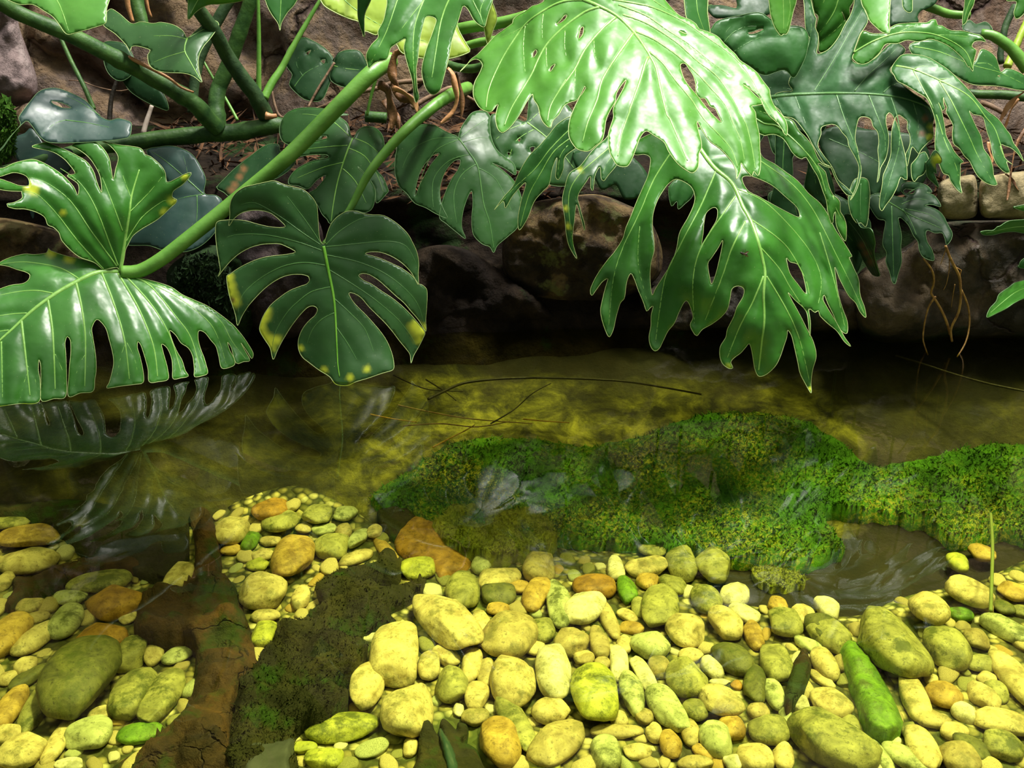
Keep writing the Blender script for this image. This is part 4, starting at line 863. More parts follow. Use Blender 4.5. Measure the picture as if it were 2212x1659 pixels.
build_leaf('philodendron_leaf', 'glossy deep-lobed leaf below the biggest leaf, fingers hanging right down to the water', 'bright',
 'G 480,40 500,100 570,100 605,120 605,170 590,240 560,310 520,400 480,500 450,570 430,640 380,720 330,780 280,850 245,910 222,970 232,1003 265,960 300,915 335,895 320,950 300,1030 288,1100 300,1170 325,1240 345,1268 '
 '370,1220 390,1130 415,1050 440,1020 450,950 460,900 482,862 505,900 530,970 560,1040 583,1102 605,1082 625,1072 612,1130 610,1200 598,1270 610,1330 637,1358 665,1340 690,1290 720,1230 760,1180 790,1110 820,1050 '
 '840,1036 862,1070 880,1140 862,1190 880,1235 905,1260 940,1220 1000,1185 1060,1140 1100,1090 1115,1030 1130,960 1170,942 1205,960 1200,1010 1160,1080 1140,1140 1100,1220 1090,1270 1055,1330 1052,1390 1070,1440 '
 '1110,1470 1135,1465 1122,1430 1145,1400 1185,1370 1220,1330 1240,1310 1255,1350 1265,1410 1275,1470 1295,1515 1320,1520 1360,1500 1410,1450 1440,1390 1460,1330 1480,1270 1486,1225 1510,1260 1530,1340 1550,1430 '
 '1565,1500 1600,1570 1636,1627 1635,1560 1645,1480 1668,1390 1650,1300 1610,1220 1560,1120 1510,1030 1490,985 1530,1030 1590,1085 1612,1130 1627,1262 1632,1180 1622,1090 1660,1112 1682,1100 1692,1132 1740,1180 '
 '1800,1230 1850,1300 1890,1328 1850,1270 1800,1180 1750,1100 1712,1030 1720,1000 1745,1060 1780,1130 1800,1180 1830,1230 1866,1244 1867,1170 1835,1080 1810,990 1795,900 1788,822 1815,890 1850,960 1880,1010 1920,1050 '
 '1950,1110 1986,1144 1978,1080 1950,1000 1940,900 1910,830 1880,760 1898,752 1850,670 1790,580 1740,480 1690,410 1620,350 1550,270 1470,210 1400,160 1330,120 1290,60 1100,-60 700,-60',
 [(1500, 340, 2.86), (1310, 720, 2.66), (1280, 630, 2.72), (1400, 740, 2.62), (1505, 720, 2.60), (1640, 810, 2.56), (1750, 848, 2.555), (1830, 720, 2.64), (1870, 690, 2.67), (1640, 500, 2.66),
  (1750, 480, 2.80), (1560, 620, 2.60), (1390, 440, 2.82), (1660, 700, 2.57), (1600, 300, 2.9)],
 [(.007, 'G 900,30 1010,180 1130,290 1200,440 1245,520 1290,640 1330,800 1340,870 1330,1000 1335,1150 1320,1300 1300,1480'), (g, 'G 740,90 630,260 540,470 430,700 370,900 340,1200'),
  (.003, 'G 1025,210 930,430 800,680 700,900 640,1300'), (.003, 'G 1150,370 1060,500 930,700 880,900 890,1180'), (.003, 'G 1215,530 1130,700 1060,900 950,1180'),
  (.003, 'G 1330,880 1260,1050 1180,1200 1100,1400'), (g, 'G 1155,320 1330,400 1500,560 1640,740 1700,900 1680,1060'), (.003, 'G 1245,515 1400,620 1500,720 1600,900 1625,1000'),
  (g, 'G 1305,690 1430,830 1500,950 1600,1100'), (g, 'G 1350,880 1470,1080 1560,1280 1630,1580'), (g, 'G 1290,130 1500,280 1650,460 1800,750 1900,950 1975,1120'),
  (g, 'G 1690,600 1780,900 1850,1200'), (.0015, 'G 540,560 530,800 590,1050'), (.0015, 'G 1000,120 1130,110')],
 holes=['G 780,260 730,282 690,330 650,400 625,480 620,560 632,700 610,800 605,900 618,1000 640,960 700,865 745,790 775,700 795,600 850,500 885,420 890,360 860,300',
        'G 1010,440 965,475 950,540 945,600 935,680 955,650 990,590 1030,520 1036,455', 'G 1070,650 1040,700 1000,760 975,800 985,880 1000,930 1030,850 1060,720',
        'G 1195,250 1260,242 1380,295 1470,370 1545,440 1560,500 1500,478 1400,425 1310,375 1230,330', 'G 1478,765 1500,788 1555,810 1590,900 1602,990 1550,930 1500,860'],
 step=6, A=.011, B=.011, wv=15, we=14, vcol='l', wob=.014, yel=[('G 1105,1455 1630,1600', 6)], brn=[('G 1140,1410 1190,1130', 3)])

build_leaf('philodendron_leaf', 'broad dark green lobed leaf with a straight level midrib right of the biggest leaf', 'curl',
 'N 130,1190 200,1120 300,1095 400,1085 350,1000 385,900 450,830 520,720 565,620 598,500 600,450 560,380 545,250 540,100 530,-60 600,-40 640,100 660,180 682,220 668,330 700,400 706,500 690,640 780,620 860,560 950,440 '
 '1020,300 1090,180 1130,60 1150,-60 1215,-40 1250,100 1300,230 1260,330 1210,400 1170,500 1130,620 1110,720 1180,765 1260,762 1380,700 1480,600 1560,530 1650,512 1745,590 1720,650 1640,740 1560,830 1620,920 1700,1000 '
 '1850,1120 1960,1190 2060,1300 2090,1400 R 1120,500 1130,640 1060,712 980,800 940,880 865,970 862,1010 870,1120 903,1178 950,1120 1010,1090 1050,1020 1080,940 1030,820 950,840 880,760 850,850 815,1000 800,900 800,840 '
 '832,780 852,700 845,610 815,540 820,460 780,420 700,380 640,520 625,700 620,850 580,980 530,1100 520,1200 490,1370 484,1480 515,1525 560,1460 640,1350 700,1230 720,1160 740,1120 780,1150 815,1152 812,1000 '
 '790,850 700,500 640,380 600,350 570,380 562,470 592,620 590,760 560,900 500,1010 480,1130 455,1188 470,1080 480,950 465,800 478,700 460,580 410,520 380,430 300,400 240,420 205,550 195,680 222,780 240,900 268,1020 252,1150 200,1300 135,1400 '
 '208,1230 238,1050 228,960 180,860 120,750 100,660 40,590 0,530 -40,500 Q 860,490 745,525 738,610 700,740 760,850 870,1000 940,1150 1050,1250 1125,1338 1050,1335 960,1230 900,1120 850,1000 780,960 730,890 640,740 560,600 420,430 290,395 250,330 100,200',
 [(1700, 200, 3.08), (2000, 240, 2.98), (1850, 40, 3.2), (1740, 30, 3.2), (1950, 100, 3.1), (1900, 440, 2.84), (1840, 420, 2.86), (1985, 390, 2.86), (1700, 270, 3.0), (1850, 200, 3.02), (1780, 330, 2.92)],
 [(.0062, 'Q 130,165 400,140 650,130 900,122 1200,125 1450,140 1700,175 1900,235 2020,300 2055,370'), (.0022, 'N 660,1085 900,700 1100,350 1240,100'), (.0022, 'N 1140,1090 1300,900 1500,720 1680,540'),
  (.0022, 'N 390,930 560,620 620,350 600,50'), (.0022, 'N 1480,1110 1580,1020 1700,995'), (g, 'Q 925,140 1010,400 1130,700 1200,900 1215,1050'), (g, 'Q 1310,145 1420,420 1500,650 1500,900'),
  (g, 'Q 1575,170 1660,450 1670,750 1560,1150 1480,1450'), (.0018, 'Q 1840,235 1900,450 1890,640'), (.0018, 'Q 430,150 560,500'), (.0016, 'Q 200,180 290,330')],
 step=7, A=.010, B=.008, wv=15, vcol='d', rim='l', rimr=.0009, wob=.012, yel=[('R 1120,520 1100,640', 9)], brn=[('R 1040,420 1000,600', 7)])

build_leaf('philodendron_leaf', 'green lobed leaf fanning out at right above the cream stone blocks', 'mid',
 'O 625,825 700,705 770,652 900,650 1050,680 1180,750 1300,830 1400,920 1500,1020 1600,1130 1680,1230 1780,1330 1900,1420 2000,1550 R 2050,620 2090,720 2150,800 2206,932 2130,835 2050,770 1990,750 1932,730 1940,800 '
 '1990,900 2060,960 2082,977 2005,935 2042,1060 2010,1075 1950,1040 1880,960 1840,860 1810,700 1770,580 1730,420 1700,390 1600,370 1560,330 1575,380 1640,520 1700,640 1730,780 1800,880 1840,1010 1850,1100 1892,1212 '
 '1820,1215 1740,1180 1660,1110 1610,1030 1560,930 1500,870 1440,780 1370,720 1355,600 1362,500 1310,400 1280,340 1292,290 1270,240 1248,170 1250,250 1268,300 1240,330 1215,280 1190,230 1230,340 1262,500 1280,620 1330,720 1390,830 1492,940 1455,960 1450,1080 1450,1200 '
 '1470,1312 1400,1260 1330,1160 1310,1100 1250,1080 1210,1000 1170,880 1150,780 1150,650 1160,500 1140,400 1110,310 O 1050,1180 930,1100 800,1020 700,970 660,900',
 [(1950, 150, 3.02), (2050, 200, 2.94), (2070, 380, 2.82), (2150, 390, 2.82), (2200, 350, 2.86), (2180, 270, 2.92), (2100, 260, 2.9)],
 [(.0035, 'O 680,790 890,830 1200,960 1550,1150 1750,1400 R 1870,560 1980,900'), (g, 'O 890,840 1000,1050 1110,1250 R 1180,420 1270,700 1400,1000 1445,1220'), (g, 'O 1200,970 1330,1180 1450,1420 R 1560,650 1650,850 1820,1150'),
  (.0018, 'O 890,825 1000,790 1150,805'), (.0018, 'O 1200,950 1360,935')],
 step=7, A=.009, B=.009, vcol='l', wob=.01)

build_leaf('philodendron_leaf', 'long arching ribbon lobes draping between the two brightest leaves and the dark level leaf', 'bright',
 'Q -200,200 -80,250 60,260 140,330 280,395 400,450 470,560 560,650 640,760 700,900 760,960 830,990 870,1000 850,1010 780,990 730,960 700,960 740,1010 790,1060 812,1150 840,1250 880,1330 940,1380 965,1430 968,1530 1010,1600 1040,1700 '
 'H 412,555 380,520 345,440 340,350 Q 885,1600 885,1660 860,1680 820,1540 800,1400 760,1290 700,1120 640,1020 560,885 510,905 450,880 390,820 330,720 270,650 170,610 60,625 0,600 -200,600',
 [(1620, 250, 2.9), (1700, 280, 2.84), (1740, 350, 2.78), (1800, 440, 2.74), (1830, 540, 2.72), (1650, 290, 2.87), (1800, 360, 2.78)],
 [(.003, 'Q -100,380 60,480 200,500 330,600 480,740 620,900 720,1060 780,1250 830,1450'), (.0016, 'Q 0,330 150,380 300,420'), (.0016, 'Q 880,1340 920,1500 1000,1650')],
 step=7, A=.009, B=.010, vcol='l', wob=.01)
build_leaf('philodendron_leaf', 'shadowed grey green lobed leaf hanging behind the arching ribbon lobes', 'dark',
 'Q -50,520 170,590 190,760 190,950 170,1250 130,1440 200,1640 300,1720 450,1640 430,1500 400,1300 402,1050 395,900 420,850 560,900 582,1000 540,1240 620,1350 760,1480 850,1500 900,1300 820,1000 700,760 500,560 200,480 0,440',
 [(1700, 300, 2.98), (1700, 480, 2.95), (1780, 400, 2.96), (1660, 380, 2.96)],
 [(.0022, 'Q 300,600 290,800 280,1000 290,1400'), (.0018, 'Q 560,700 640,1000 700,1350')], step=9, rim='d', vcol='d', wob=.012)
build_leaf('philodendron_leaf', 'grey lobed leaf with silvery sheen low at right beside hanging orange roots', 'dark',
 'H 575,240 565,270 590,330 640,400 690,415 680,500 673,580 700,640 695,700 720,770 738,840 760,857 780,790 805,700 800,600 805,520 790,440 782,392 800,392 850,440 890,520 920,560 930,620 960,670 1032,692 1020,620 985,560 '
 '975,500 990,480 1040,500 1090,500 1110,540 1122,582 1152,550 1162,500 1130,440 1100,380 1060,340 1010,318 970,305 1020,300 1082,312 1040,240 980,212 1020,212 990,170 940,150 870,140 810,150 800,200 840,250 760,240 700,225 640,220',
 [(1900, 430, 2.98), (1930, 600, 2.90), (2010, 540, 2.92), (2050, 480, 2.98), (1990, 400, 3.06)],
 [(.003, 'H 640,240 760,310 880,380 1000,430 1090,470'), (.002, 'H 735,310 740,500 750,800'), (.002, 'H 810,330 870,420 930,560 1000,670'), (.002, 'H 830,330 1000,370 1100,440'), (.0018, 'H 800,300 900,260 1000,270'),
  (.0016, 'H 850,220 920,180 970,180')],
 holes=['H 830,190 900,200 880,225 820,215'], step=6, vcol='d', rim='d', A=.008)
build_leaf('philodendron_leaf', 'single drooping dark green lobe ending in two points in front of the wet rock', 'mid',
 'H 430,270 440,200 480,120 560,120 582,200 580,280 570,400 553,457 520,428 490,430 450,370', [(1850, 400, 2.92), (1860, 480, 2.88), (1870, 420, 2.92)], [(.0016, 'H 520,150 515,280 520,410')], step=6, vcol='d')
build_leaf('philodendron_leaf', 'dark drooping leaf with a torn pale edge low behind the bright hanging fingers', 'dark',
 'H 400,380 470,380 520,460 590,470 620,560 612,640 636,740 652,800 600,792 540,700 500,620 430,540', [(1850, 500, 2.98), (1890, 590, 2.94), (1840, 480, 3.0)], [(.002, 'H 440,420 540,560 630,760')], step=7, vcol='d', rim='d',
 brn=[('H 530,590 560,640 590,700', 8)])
# ribbons hanging under the biggest leaf
build_leaf('philodendron_leaf', 'dark narrow ribbon lobes hanging left of centre under the biggest leaf', 'mid',
 'B 1600,740 1500,790 1440,860 1380,930 1310,1000 1250,1100 1210,1190 1150,1260 1088,1345 1120,1310 1150,1290 1160,1332 1210,1250 1290,1170 1260,1290 1240,1400 1250,1472 1300,1400 1345,1290 1400,1225 1440,1180 1460,1080 1490,1010 '
 '1485,1080 1480,1130 1500,1150 1530,1085 1545,1000 1640,930 1700,880 1740,760',
 [(1250, 260, 2.92), (1120, 400, 2.84), (1120, 480, 2.80), (1220, 380, 2.86), (1280, 300, 2.92)],
 [(.002, 'B 1600,800 1450,950 1350,1080 1220,1200 1120,1310'), (.0022, 'B 1640,840 1480,960 1390,1100 1310,1250 1255,1450'), (.0014, 'B 1560,930 1510,1000 1495,1130')], step=6, vcol='l', A=.008, wob=.01)
build_leaf('philodendron_leaf', 'long twisted ribbon lobe hanging to a thin point in front of the dark rock', 'mid',
 'B 1850,840 1800,890 1720,960 1640,1060 1570,1110 1540,1200 1525,1280 1540,1400 1550,1500 1570,1580 1618,1655 1590,1540 1600,1420 1615,1310 1640,1385 1665,1475 1668,1440 1635,1320 1625,1250 1680,1160 1705,1130 1705,1200 1720,1220 1735,1120 1765,1070 1772,1140 '
 '1790,1158 1820,1120 1870,1060 1900,1000 1960,920',
 [(1320, 300, 2.92), (1240, 380, 2.82), (1215, 460, 2.76), (1240, 555, 2.72), (1330, 340, 2.86)],
 [(.0024, 'B 1880,900 1750,1010 1640,1110 1570,1230 1570,1400 1600,1600'), (.0012, 'B 1850,990 1800,1060 1785,1130')], step=6, vcol='l', A=.008, yel=[('B 1545,1330 1640,1090 1560,1450', 7)], wob=.01)

# ================================================================== top middle
build_leaf('philodendron_leaf', 'bright green leaf with long pointed fingers hanging at top left of the biggest leaf', 'bright',
 'B 430,-60 400,40 380,130 345,200 345,240 300,290 270,350 275,400 286,437 330,400 400,380 425,310 450,290 480,270 520,250 510,310 530,400 565,520 575,620 588,657 608,622 595,560 590,440 600,380 612,270 625,200 650,112 690,108 718,130 690,220 650,330 625,440 635,520 660,580 697,606 740,580 770,480 800,360 820,250 850,160 888,42 920,60 960,130 1000,165 1028,172 1042,120 1060,60 1080,0 1090,-60',
 [(900, -10, 2.9), (800, 140, 2.80), (930, 200, 2.74), (895, 220, 2.76), (1040, 50, 2.82)],
 [(.003, 'B 860,-60 800,0 750,130 720,300 690,500'), (.0022, 'B 700,-60 640,0 580,170 570,350 585,600'), (.0022, 'B 520,-60 470,0 400,200 300,400'), (.002, 'B 930,-60 960,20 1000,100 1020,160'),
  (.0016, 'B 640,0 560,100 470,220'), (.0016, 'B 1040,-30 1000,60 1010,130')], step=6, A=.009, B=.012, vcol='l', wob=.012)
build_leaf('philodendron_leaf', 'yellow green leaf glowing behind the pointed fingers at top middle', 'yel',
 'B -20,-60 -10,25 70,80 160,120 235,150 250,235 262,200 330,225 380,210 460,280 500,340 640,375 800,376 932,332 915,290 860,190 840,100 850,-60',
 [(700, 0, 3.0), (1010, 110, 2.96), (850, 110, 2.94), (850, 0, 3.02)], [(.002, 'B 100,-30 200,60 400,180 700,280')], step=9, vcol='l', rimr=.0015)
build_leaf('philodendron_leaf', 'pale pointed lobe showing its whitish underside at top middle', 'yel',
 'B 1035,-60 1105,100 1080,200 1046,282 1020,160 1005,60', [(1050, 0, 2.86), (1055, 90, 2.84), (1065, 40, 2.85)], step=7, vcol='l')
build_leaf('philodendron_leaf', 'narrow dark curled lobe at the top edge in front of the yellow green leaf', 'mid',
 'B 225,-60 215,40 220,130 258,238 258,170 262,90 300,0 310,-60', [(775, 0, 2.93), (785, 75, 2.92), (790, 30, 2.92)], step=6, vcol='l')

# ================================================================== top left
build_leaf('philodendron_leaf', 'broad pointed pale leaf cut off by the top left corner', 'top',
 'A -60,-100 0,-30 60,5 130,30 210,30 280,70 340,110 380,160 410,205 440,222 540,195 640,165 678,145 682,60 690,-100', [(0, 0, 2.7), (220, 0, 2.68), (148, 73, 2.62), (225, 50, 2.63)],
 [(.002, 'A 300,-80 380,30 440,200')], step=8, wob=.008)
build_leaf('philodendron_leaf', 'pale leaf tip hooked to the left at the top edge, with unseen body added for shade', 'top',  # large body above the frame is added to shade the left of the bed
 'A 1205,-100 1202,40 1205,124 1260,72 1330,32 1420,25 1560,0 1610,-70 X 590,-60 640,-130 690,-70 740,-150 800,-80 850,-160 930,-110 960,-200 1060,-190 1040,-280 1130,-320 1050,-370 1110,-450 1010,-470 1020,-580 930,-560 900,-660 820,-600 750,-680 700,-600 600,-620 600,-540 500,-530 520,-440 420,-420 470,-320 390,-290 440,-220 380,-160 400,-420',
 [(410, 0, 2.85), (520, 0, 2.85), (408, 40, 2.82), (700, -150, 2.62), (1080, -350, 2.4), (750, -620, 2.1), (430, -350, 2.5), (540, -60, 2.76)], [(.004, 'X 800,-640 740,-420 620,-220 480,-80 412,30')], step=9)
build_leaf('philodendron_leaf', 'small dark leaf point hanging from the top edge with a thread-like tip', 'mid',
 'A 1680,-80 1700,10 1730,80 1778,150 1792,197 1800,150 1840,80 1890,20 1920,-80', [(580, 0, 2.95), (600, 60, 2.92), (640, 0, 2.95)], [(.0015, 'A 1800,-60 1795,60 1788,180')], step=6)
build_leaf('philodendron_leaf', 'smooth two-lobed heart shaped green leaf with a pointed tip among the stems', 'mon',
 'A 655,150 700,60 760,85 840,150 900,140 980,150 1030,143 1110,160 1170,198 1198,240 1250,200 1340,130 1400,155 1350,240 1300,300 1270,370 1272,450 1292,527 1240,490 1180,470 1080,465 1000,450 955,415 945,350 960,320 '
 '880,295 842,300 832,332 808,290 740,220', [(260, 60, 3.2), (400, 80, 3.14), (430, 175, 3.04), (330, 140, 3.1), (460, 60, 3.2)],
 [(.0025, 'A 1198,245 1180,320 1220,400 1285,515'), (.0014, 'A 1185,330 1080,360 980,400'), (.0014, 'A 1190,250 1100,230 980,230'), (.0014, 'A 1210,240 1300,190 1380,170')], step=6, vcol='l', A=.004)
build_leaf('philodendron_leaf', 'drooping dark leaf point below the thick diagonal stem', 'dark', 'A 770,470 860,465 950,520 1040,590 1078,702 1000,682 900,632 820,570',
 [(270, 160, 3.34), (350, 220, 3.3), (320, 180, 3.32)], step=8, rim='d')
build_leaf('philodendron_leaf', 'round dark leaf with small bitten holes in front of the rock wall', 'dark',
 'A 1940,240 2000,260 2080,310 2130,370 2142,420 2100,560 2050,645 1960,640 1900,600 1850,540 1870,480 1832,420 1830,340 1870,280', [(620, 100, 3.45), (710, 140, 3.42), (660, 210, 3.38)],
 [(.002, 'A 1880,560 1950,470 2040,420'), (.0014, 'A 1940,490 1900,420 1890,360')], holes=['A 1955,340 1990,320 1970,355', 'A 2050,390 2080,380 2075,410'], step=8, rim='d', vcol='d')
build_leaf('philodendron_leaf', 'small round dark leaf beside the pale dry twig at upper middle', 'dark',
 'B 35,490 60,420 80,350 150,320 230,330 270,400 280,470 240,520 150,560 60,530', [(730, 130, 3.42), (790, 150, 3.42), (750, 180, 3.4)], [(.0014, 'B 60,420 150,440 260,450')], step=8, rim='d', vcol='l')
build_leaf('monstera_leaf', 'dusty blue green leaf with a slit resting beside the mossy wall at far left', 'blue',
 'A -30,990 20,935 60,880 130,800 120,750 200,640 260,580 350,563 440,590 540,640 600,700 640,745 700,770 760,758 830,778 842,800 830,870 780,890 640,905 450,915 320,912 260,880 200,800 165,775 80,860 20,945',
 [(40, 250, 3.0), (0, 330, 2.94), (120, 195, 3.12), (280, 270, 3.08), (150, 300, 3.02)],
 [(.0022, 'A 420,770 550,785 700,815'), (.0018, 'A 640,740 520,660 420,610'), (.0014, 'A 420,770 350,790 270,860')], holes=['A 330,645 400,660 455,690 400,690 340,665'], step=7, rim='d', vcol='d')
build_leaf('philodendron_leaf', 'dark blue leaf folded below the dusty leaf at far left', 'blue',
 'A 90,890 160,850 200,820 260,890 300,940 460,960 455,1080 370,1150 375,1250 325,1300 240,1270 210,1400 170,1250 170,1130 100,1000', [(50, 320, 3.12), (140, 330, 3.1), (80, 440, 3.05)], step=8, rim=None, wob=.01)
build_leaf('philodendron_leaf', 'large oval dark leaf with dull sheen behind the feathered leaf and its stalk', 'blue',
 'A 940,960 1020,940 1100,935 1180,958 1240,1000 1290,1080 1316,1150 1308,1238 1380,1250 1422,1290 1400,1400 1380,1480 1290,1570 1180,1612 1050,1602 950,1572 800,1560 860,1450 1000,1370 1090,1280 1080,1200 1030,1100 970,1030',
 [(320, 320, 3.22), (440, 420, 3.16), (370, 540, 3.08), (470, 440, 3.16), (280, 520, 3.1)],
 [(.0025, 'A 1302,1245 1200,1150 1060,1030 970,970'), (.002, 'A 1300,1245 1220,1255 1130,1275'), (.0018, 'A 1260,1250 1262,1360 1250,1500'), (.0014, 'A 1210,1170 1190,1060 1170,990')], step=7, rim='d', vcol='d', A=.005)
build_leaf('philodendron_leaf', 'dark leaf with a ragged tan scar tucked above the long bright stalk', 'dark',
 'A 1388,1200 1440,1140 1500,1080 1600,1000 1700,930 1780,925 1800,980 1890,1010 1860,1080 1750,1150 1600,1180 1530,1230 1480,1265 1430,1230', [(480, 400, 3.2), (600, 320, 3.24), (560, 390, 3.18)],
 brn=[('A 1560,1080 1530,1130 1500,1180 1480,1215', 8)], step=6, rim='d')

# ================================================================== top right
build_leaf('philodendron_leaf', 'smooth green tongue with a notched tip hanging from the top edge at right', 'top',
 'N 105,-420 120,60 140,200 180,320 230,400 265,430 292,408 320,413 350,370 380,260 410,130 445,0 460,-420', [(1660, 0, 2.72), (1690, 77, 2.70), (1720, 0, 2.74)], [(.0014, 'N 280,-60 290,150 290,395'), (.0012, 'N 350,-60 370,120 320,380')], step=6)
build_leaf('philodendron_leaf', 'brilliantly lit white tongue of a leaf hanging from the top edge', 'top',
 'N 1180,-420 1225,50 1270,130 1320,250 1400,330 1470,385 1553,395 1555,250 1562,100 1550,-420', [(1870, 0, 2.78), (1915, 70, 2.66), (1900, 0, 2.76)], step=6, wob=.003)
build_leaf('philodendron_leaf', 'green strap lobe at the top edge touching the biggest leaf', 'mid',
 'J 700,-420 720,150 745,240 800,330 900,400 1010,420 1002,280 985,150 970,-420', [(1500, 0, 2.95), (1530, 60, 2.94), (1510, 30, 2.94)], [(.0016, 'J 850,-60 870,150 950,380')], step=6, rimr=.0014)
build_leaf('philodendron_leaf', 'shaded arching olive leaf behind the notched tongue at upper right', 'mid',
 'J 1000,420 1040,330 1090,260 1200,220 1350,190 1600,150 1760,240 1900,300 2050,310 2140,340 2190,420 2190,520 2150,700 2050,900 2000,930 1900,840 1700,900 1600,880 1500,800 1380,720 1250,580 1150,500',
 [(1540, 60, 3.12), (1740, 80, 3.1), (1660, 150, 3.08), (1600, 100, 3.1)],
 [(.0022, 'J 1180,520 1280,400 1450,320 1700,320 1900,330 2100,370'), (.0018, 'J 1300,620 1450,520 1650,440 1900,420'), (.0016, 'J 1150,480 1250,330 1400,240')],
 holes=['J 1465,390 1520,380 1600,350 1660,350 1560,400 1480,408'], step=8, vcol='d', rim='d', A=.009, wob=.01)
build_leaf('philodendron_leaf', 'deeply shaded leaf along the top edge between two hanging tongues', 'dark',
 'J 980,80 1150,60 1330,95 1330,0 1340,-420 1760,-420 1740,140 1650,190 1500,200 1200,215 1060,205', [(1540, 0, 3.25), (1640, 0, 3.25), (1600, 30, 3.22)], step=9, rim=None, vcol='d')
build_leaf('philodendron_leaf', 'upright bright leaf with overlapping pointed lobes at upper right', 'bright',
 'N 620,-420 640,60 660,150 705,200 680,350 705,420 716,520 706,600 740,632 820,600 900,520 980,400 1030,290 1080,200 1080,100 1130,0 1160,-420', [(1760, 0, 3.24), (1780, 100, 3.22), (1830, 30, 3.22)],
 [(.0024, 'N 960,-60 900,130 800,290 710,400'), (.0018, 'N 1030,240 900,370 730,500'), (.0016, 'N 800,-60 740,100 690,150')],
 holes=['N 985,140 1010,200 1038,270 1020,200'], step=6, A=.009)
build_leaf('philodendron_leaf', 'arched green leaf with wavy upper rim crossing behind the white tongue', 'bright',
 'O 165,700 180,640 230,500 290,372 400,400 560,395 620,330 700,290 850,275 1050,270 1110,235 1160,238 1180,300 1230,305 1330,360 1480,370 1600,400 1700,430 1757,502 1700,490 1620,500 1590,560 1640,600 1620,700 1605,780 1600,855 '
 '1560,800 1540,800 1480,700 1350,580 1250,520 1100,470 950,500 820,480 700,520 560,530 480,640 350,750 250,765', [(1840, 120, 3.04), (1900, 75, 3.06), (2010, 45, 3.1), (2120, 90, 3.08), (2100, 150, 3.04), (1960, 85, 3.06)],
 [(.0032, 'O 180,630 400,500 650,410 900,385 1200,430 1500,600 1600,830'), (.0014, 'O 700,400 850,320 1000,290'), (.0014, 'O 1150,420 1350,420 1550,440')], step=6, A=.008, wob=.01)
build_leaf('philodendron_leaf', 'mottled green leaf spreading toward the right edge below the arched leaf', 'mid',
 'O 850,530 1100,470 1300,540 1450,660 1560,760 1640,720 1700,590 1800,620 1880,700 1935,862 1990,820 2100,840 2240,930 2240,1080 1900,1030 1600,1010 1400,910 1200,770 1000,690 880,650',
 [(1970, 100, 3.16), (2212, 180, 3.2), (2080, 170, 3.12), (2150, 120, 3.2)], [(.002, 'O 900,560 1200,620 1600,780 1900,860 2200,1000'), (.0016, 'O 1650,760 1780,760 1900,840')], holes=['O 1895,905 1925,900 1920,925'], step=8, vcol='l', A=.008, wob=.012)
build_leaf('philodendron_leaf', 'dark leaf behind the white tongue reaching to the tan wall', 'dark',
 'O 590,-420 600,100 612,305 720,280 950,272 940,200 980,130 1080,90 1180,0 1230,-420', [(1930, 0, 3.35), (2000, 0, 3.35), (1940, 50, 3.3)], step=8, rim=None)
build_leaf('philodendron_leaf', 'short glossy lobe tip with a water drop at the top edge', 'mid', 'O 750,-420 760,60 795,130 845,152 880,122 872,-420', [(1950, 0, 3.1), (1965, 26, 3.08), (1970, 0, 3.1)], step=6)
build_leaf('philodendron_leaf', 'thin bright leaf point crossing the green stalks at upper right', 'bright', 'O 1540,-420 1500,60 1480,180 1478,292 1520,270 1560,160 1620,20 1670,-420', [(2095, 0, 3.12), (2085, 50, 3.1), (2110, 0, 3.12)],
 [(.0012, 'O 1600,-60 1540,80 1490,260')], step=6)
build_leaf('philodendron_leaf', 'light green rounded lobe at the top right corner', 'bright', 'O 1990,-60 2010,12 2120,20 2090,150 2112,222 2160,212 2240,120 2260,-60', [(2180, 0, 3.1), (2195, 40, 3.08), (2212, 0, 3.1)], step=6)
build_leaf('philodendron_leaf', 'small dark leaf lying on the thick green stalk near the wall at upper right', 'dark', 'O 1480,310 1560,240 1640,290 1760,262 1835,350 1780,400 1650,410 1500,370', [(2090, 60, 3.28), (2140, 60, 3.28), (2110, 70, 3.26)], step=7, rim='d')
# right edge, nearer
build_leaf('philodendron_leaf', 'slender green lobe pointing left in from the right edge', 'bright',
 'H 1360,492 1400,482 1450,480 1480,455 1500,450 1560,415 1666,405 1760,395 1760,505 1666,500 1600,490 1520,495 1450,512 1380,512', [(2118, 500, 2.6), (2212, 490, 2.65), (2170, 480, 2.62)], [(.0014, 'H 1720,450 1580,460 1400,500')], step=6, rim='d')
build_leaf('philodendron_leaf', 'wavy green lobe at the right edge hanging close above the water', 'bright',
 'H 1405,1092 1425,1030 1470,980 1490,930 1560,880 1600,850 1666,832 1760,800 1760,950 1666,960 1600,990 1540,1030 1480,1060', [(2132, 685, 2.62), (2212, 620, 2.68), (2180, 650, 2.64)], [(.0014, 'H 1740,870 1600,920 1430,1060')], step=6, rim='d')
build_leaf('philodendron_leaf', 'small bright leaf point at the right edge beside the cream stones', 'top', 'H 1598,320 1640,305 1760,300 1760,350 1680,345 1640,338', [(2190, 447, 2.7), (2220, 450, 2.7), (2200, 452, 2.7)], step=5, rim='d')
build_leaf('philodendron_leaf', 'small green leaf tip at the right edge between two longer lobes', 'mid', 'H 1630,735 1650,690 1720,655 1760,650 1760,745 1650,745', [(2205, 570, 2.7), (2220, 560, 2.7), (2210, 575, 2.7)], step=5, rim='d')
build_leaf('philodendron_leaf', 'crumpled bright leaf scrap between the dark level leaf and the cream stones', 'curl',
 'R 1040,950 1080,900 1150,800 1230,900 1215,960 1160,960 1165,1080 1130,1060 1195,1240 1130,1190 1060,1120 1045,1040', [(2010, 350, 2.8), (2025, 400, 2.8), (2030, 350, 2.8)], step=6, rim='d', yel=[('R 1180,930', 12)])

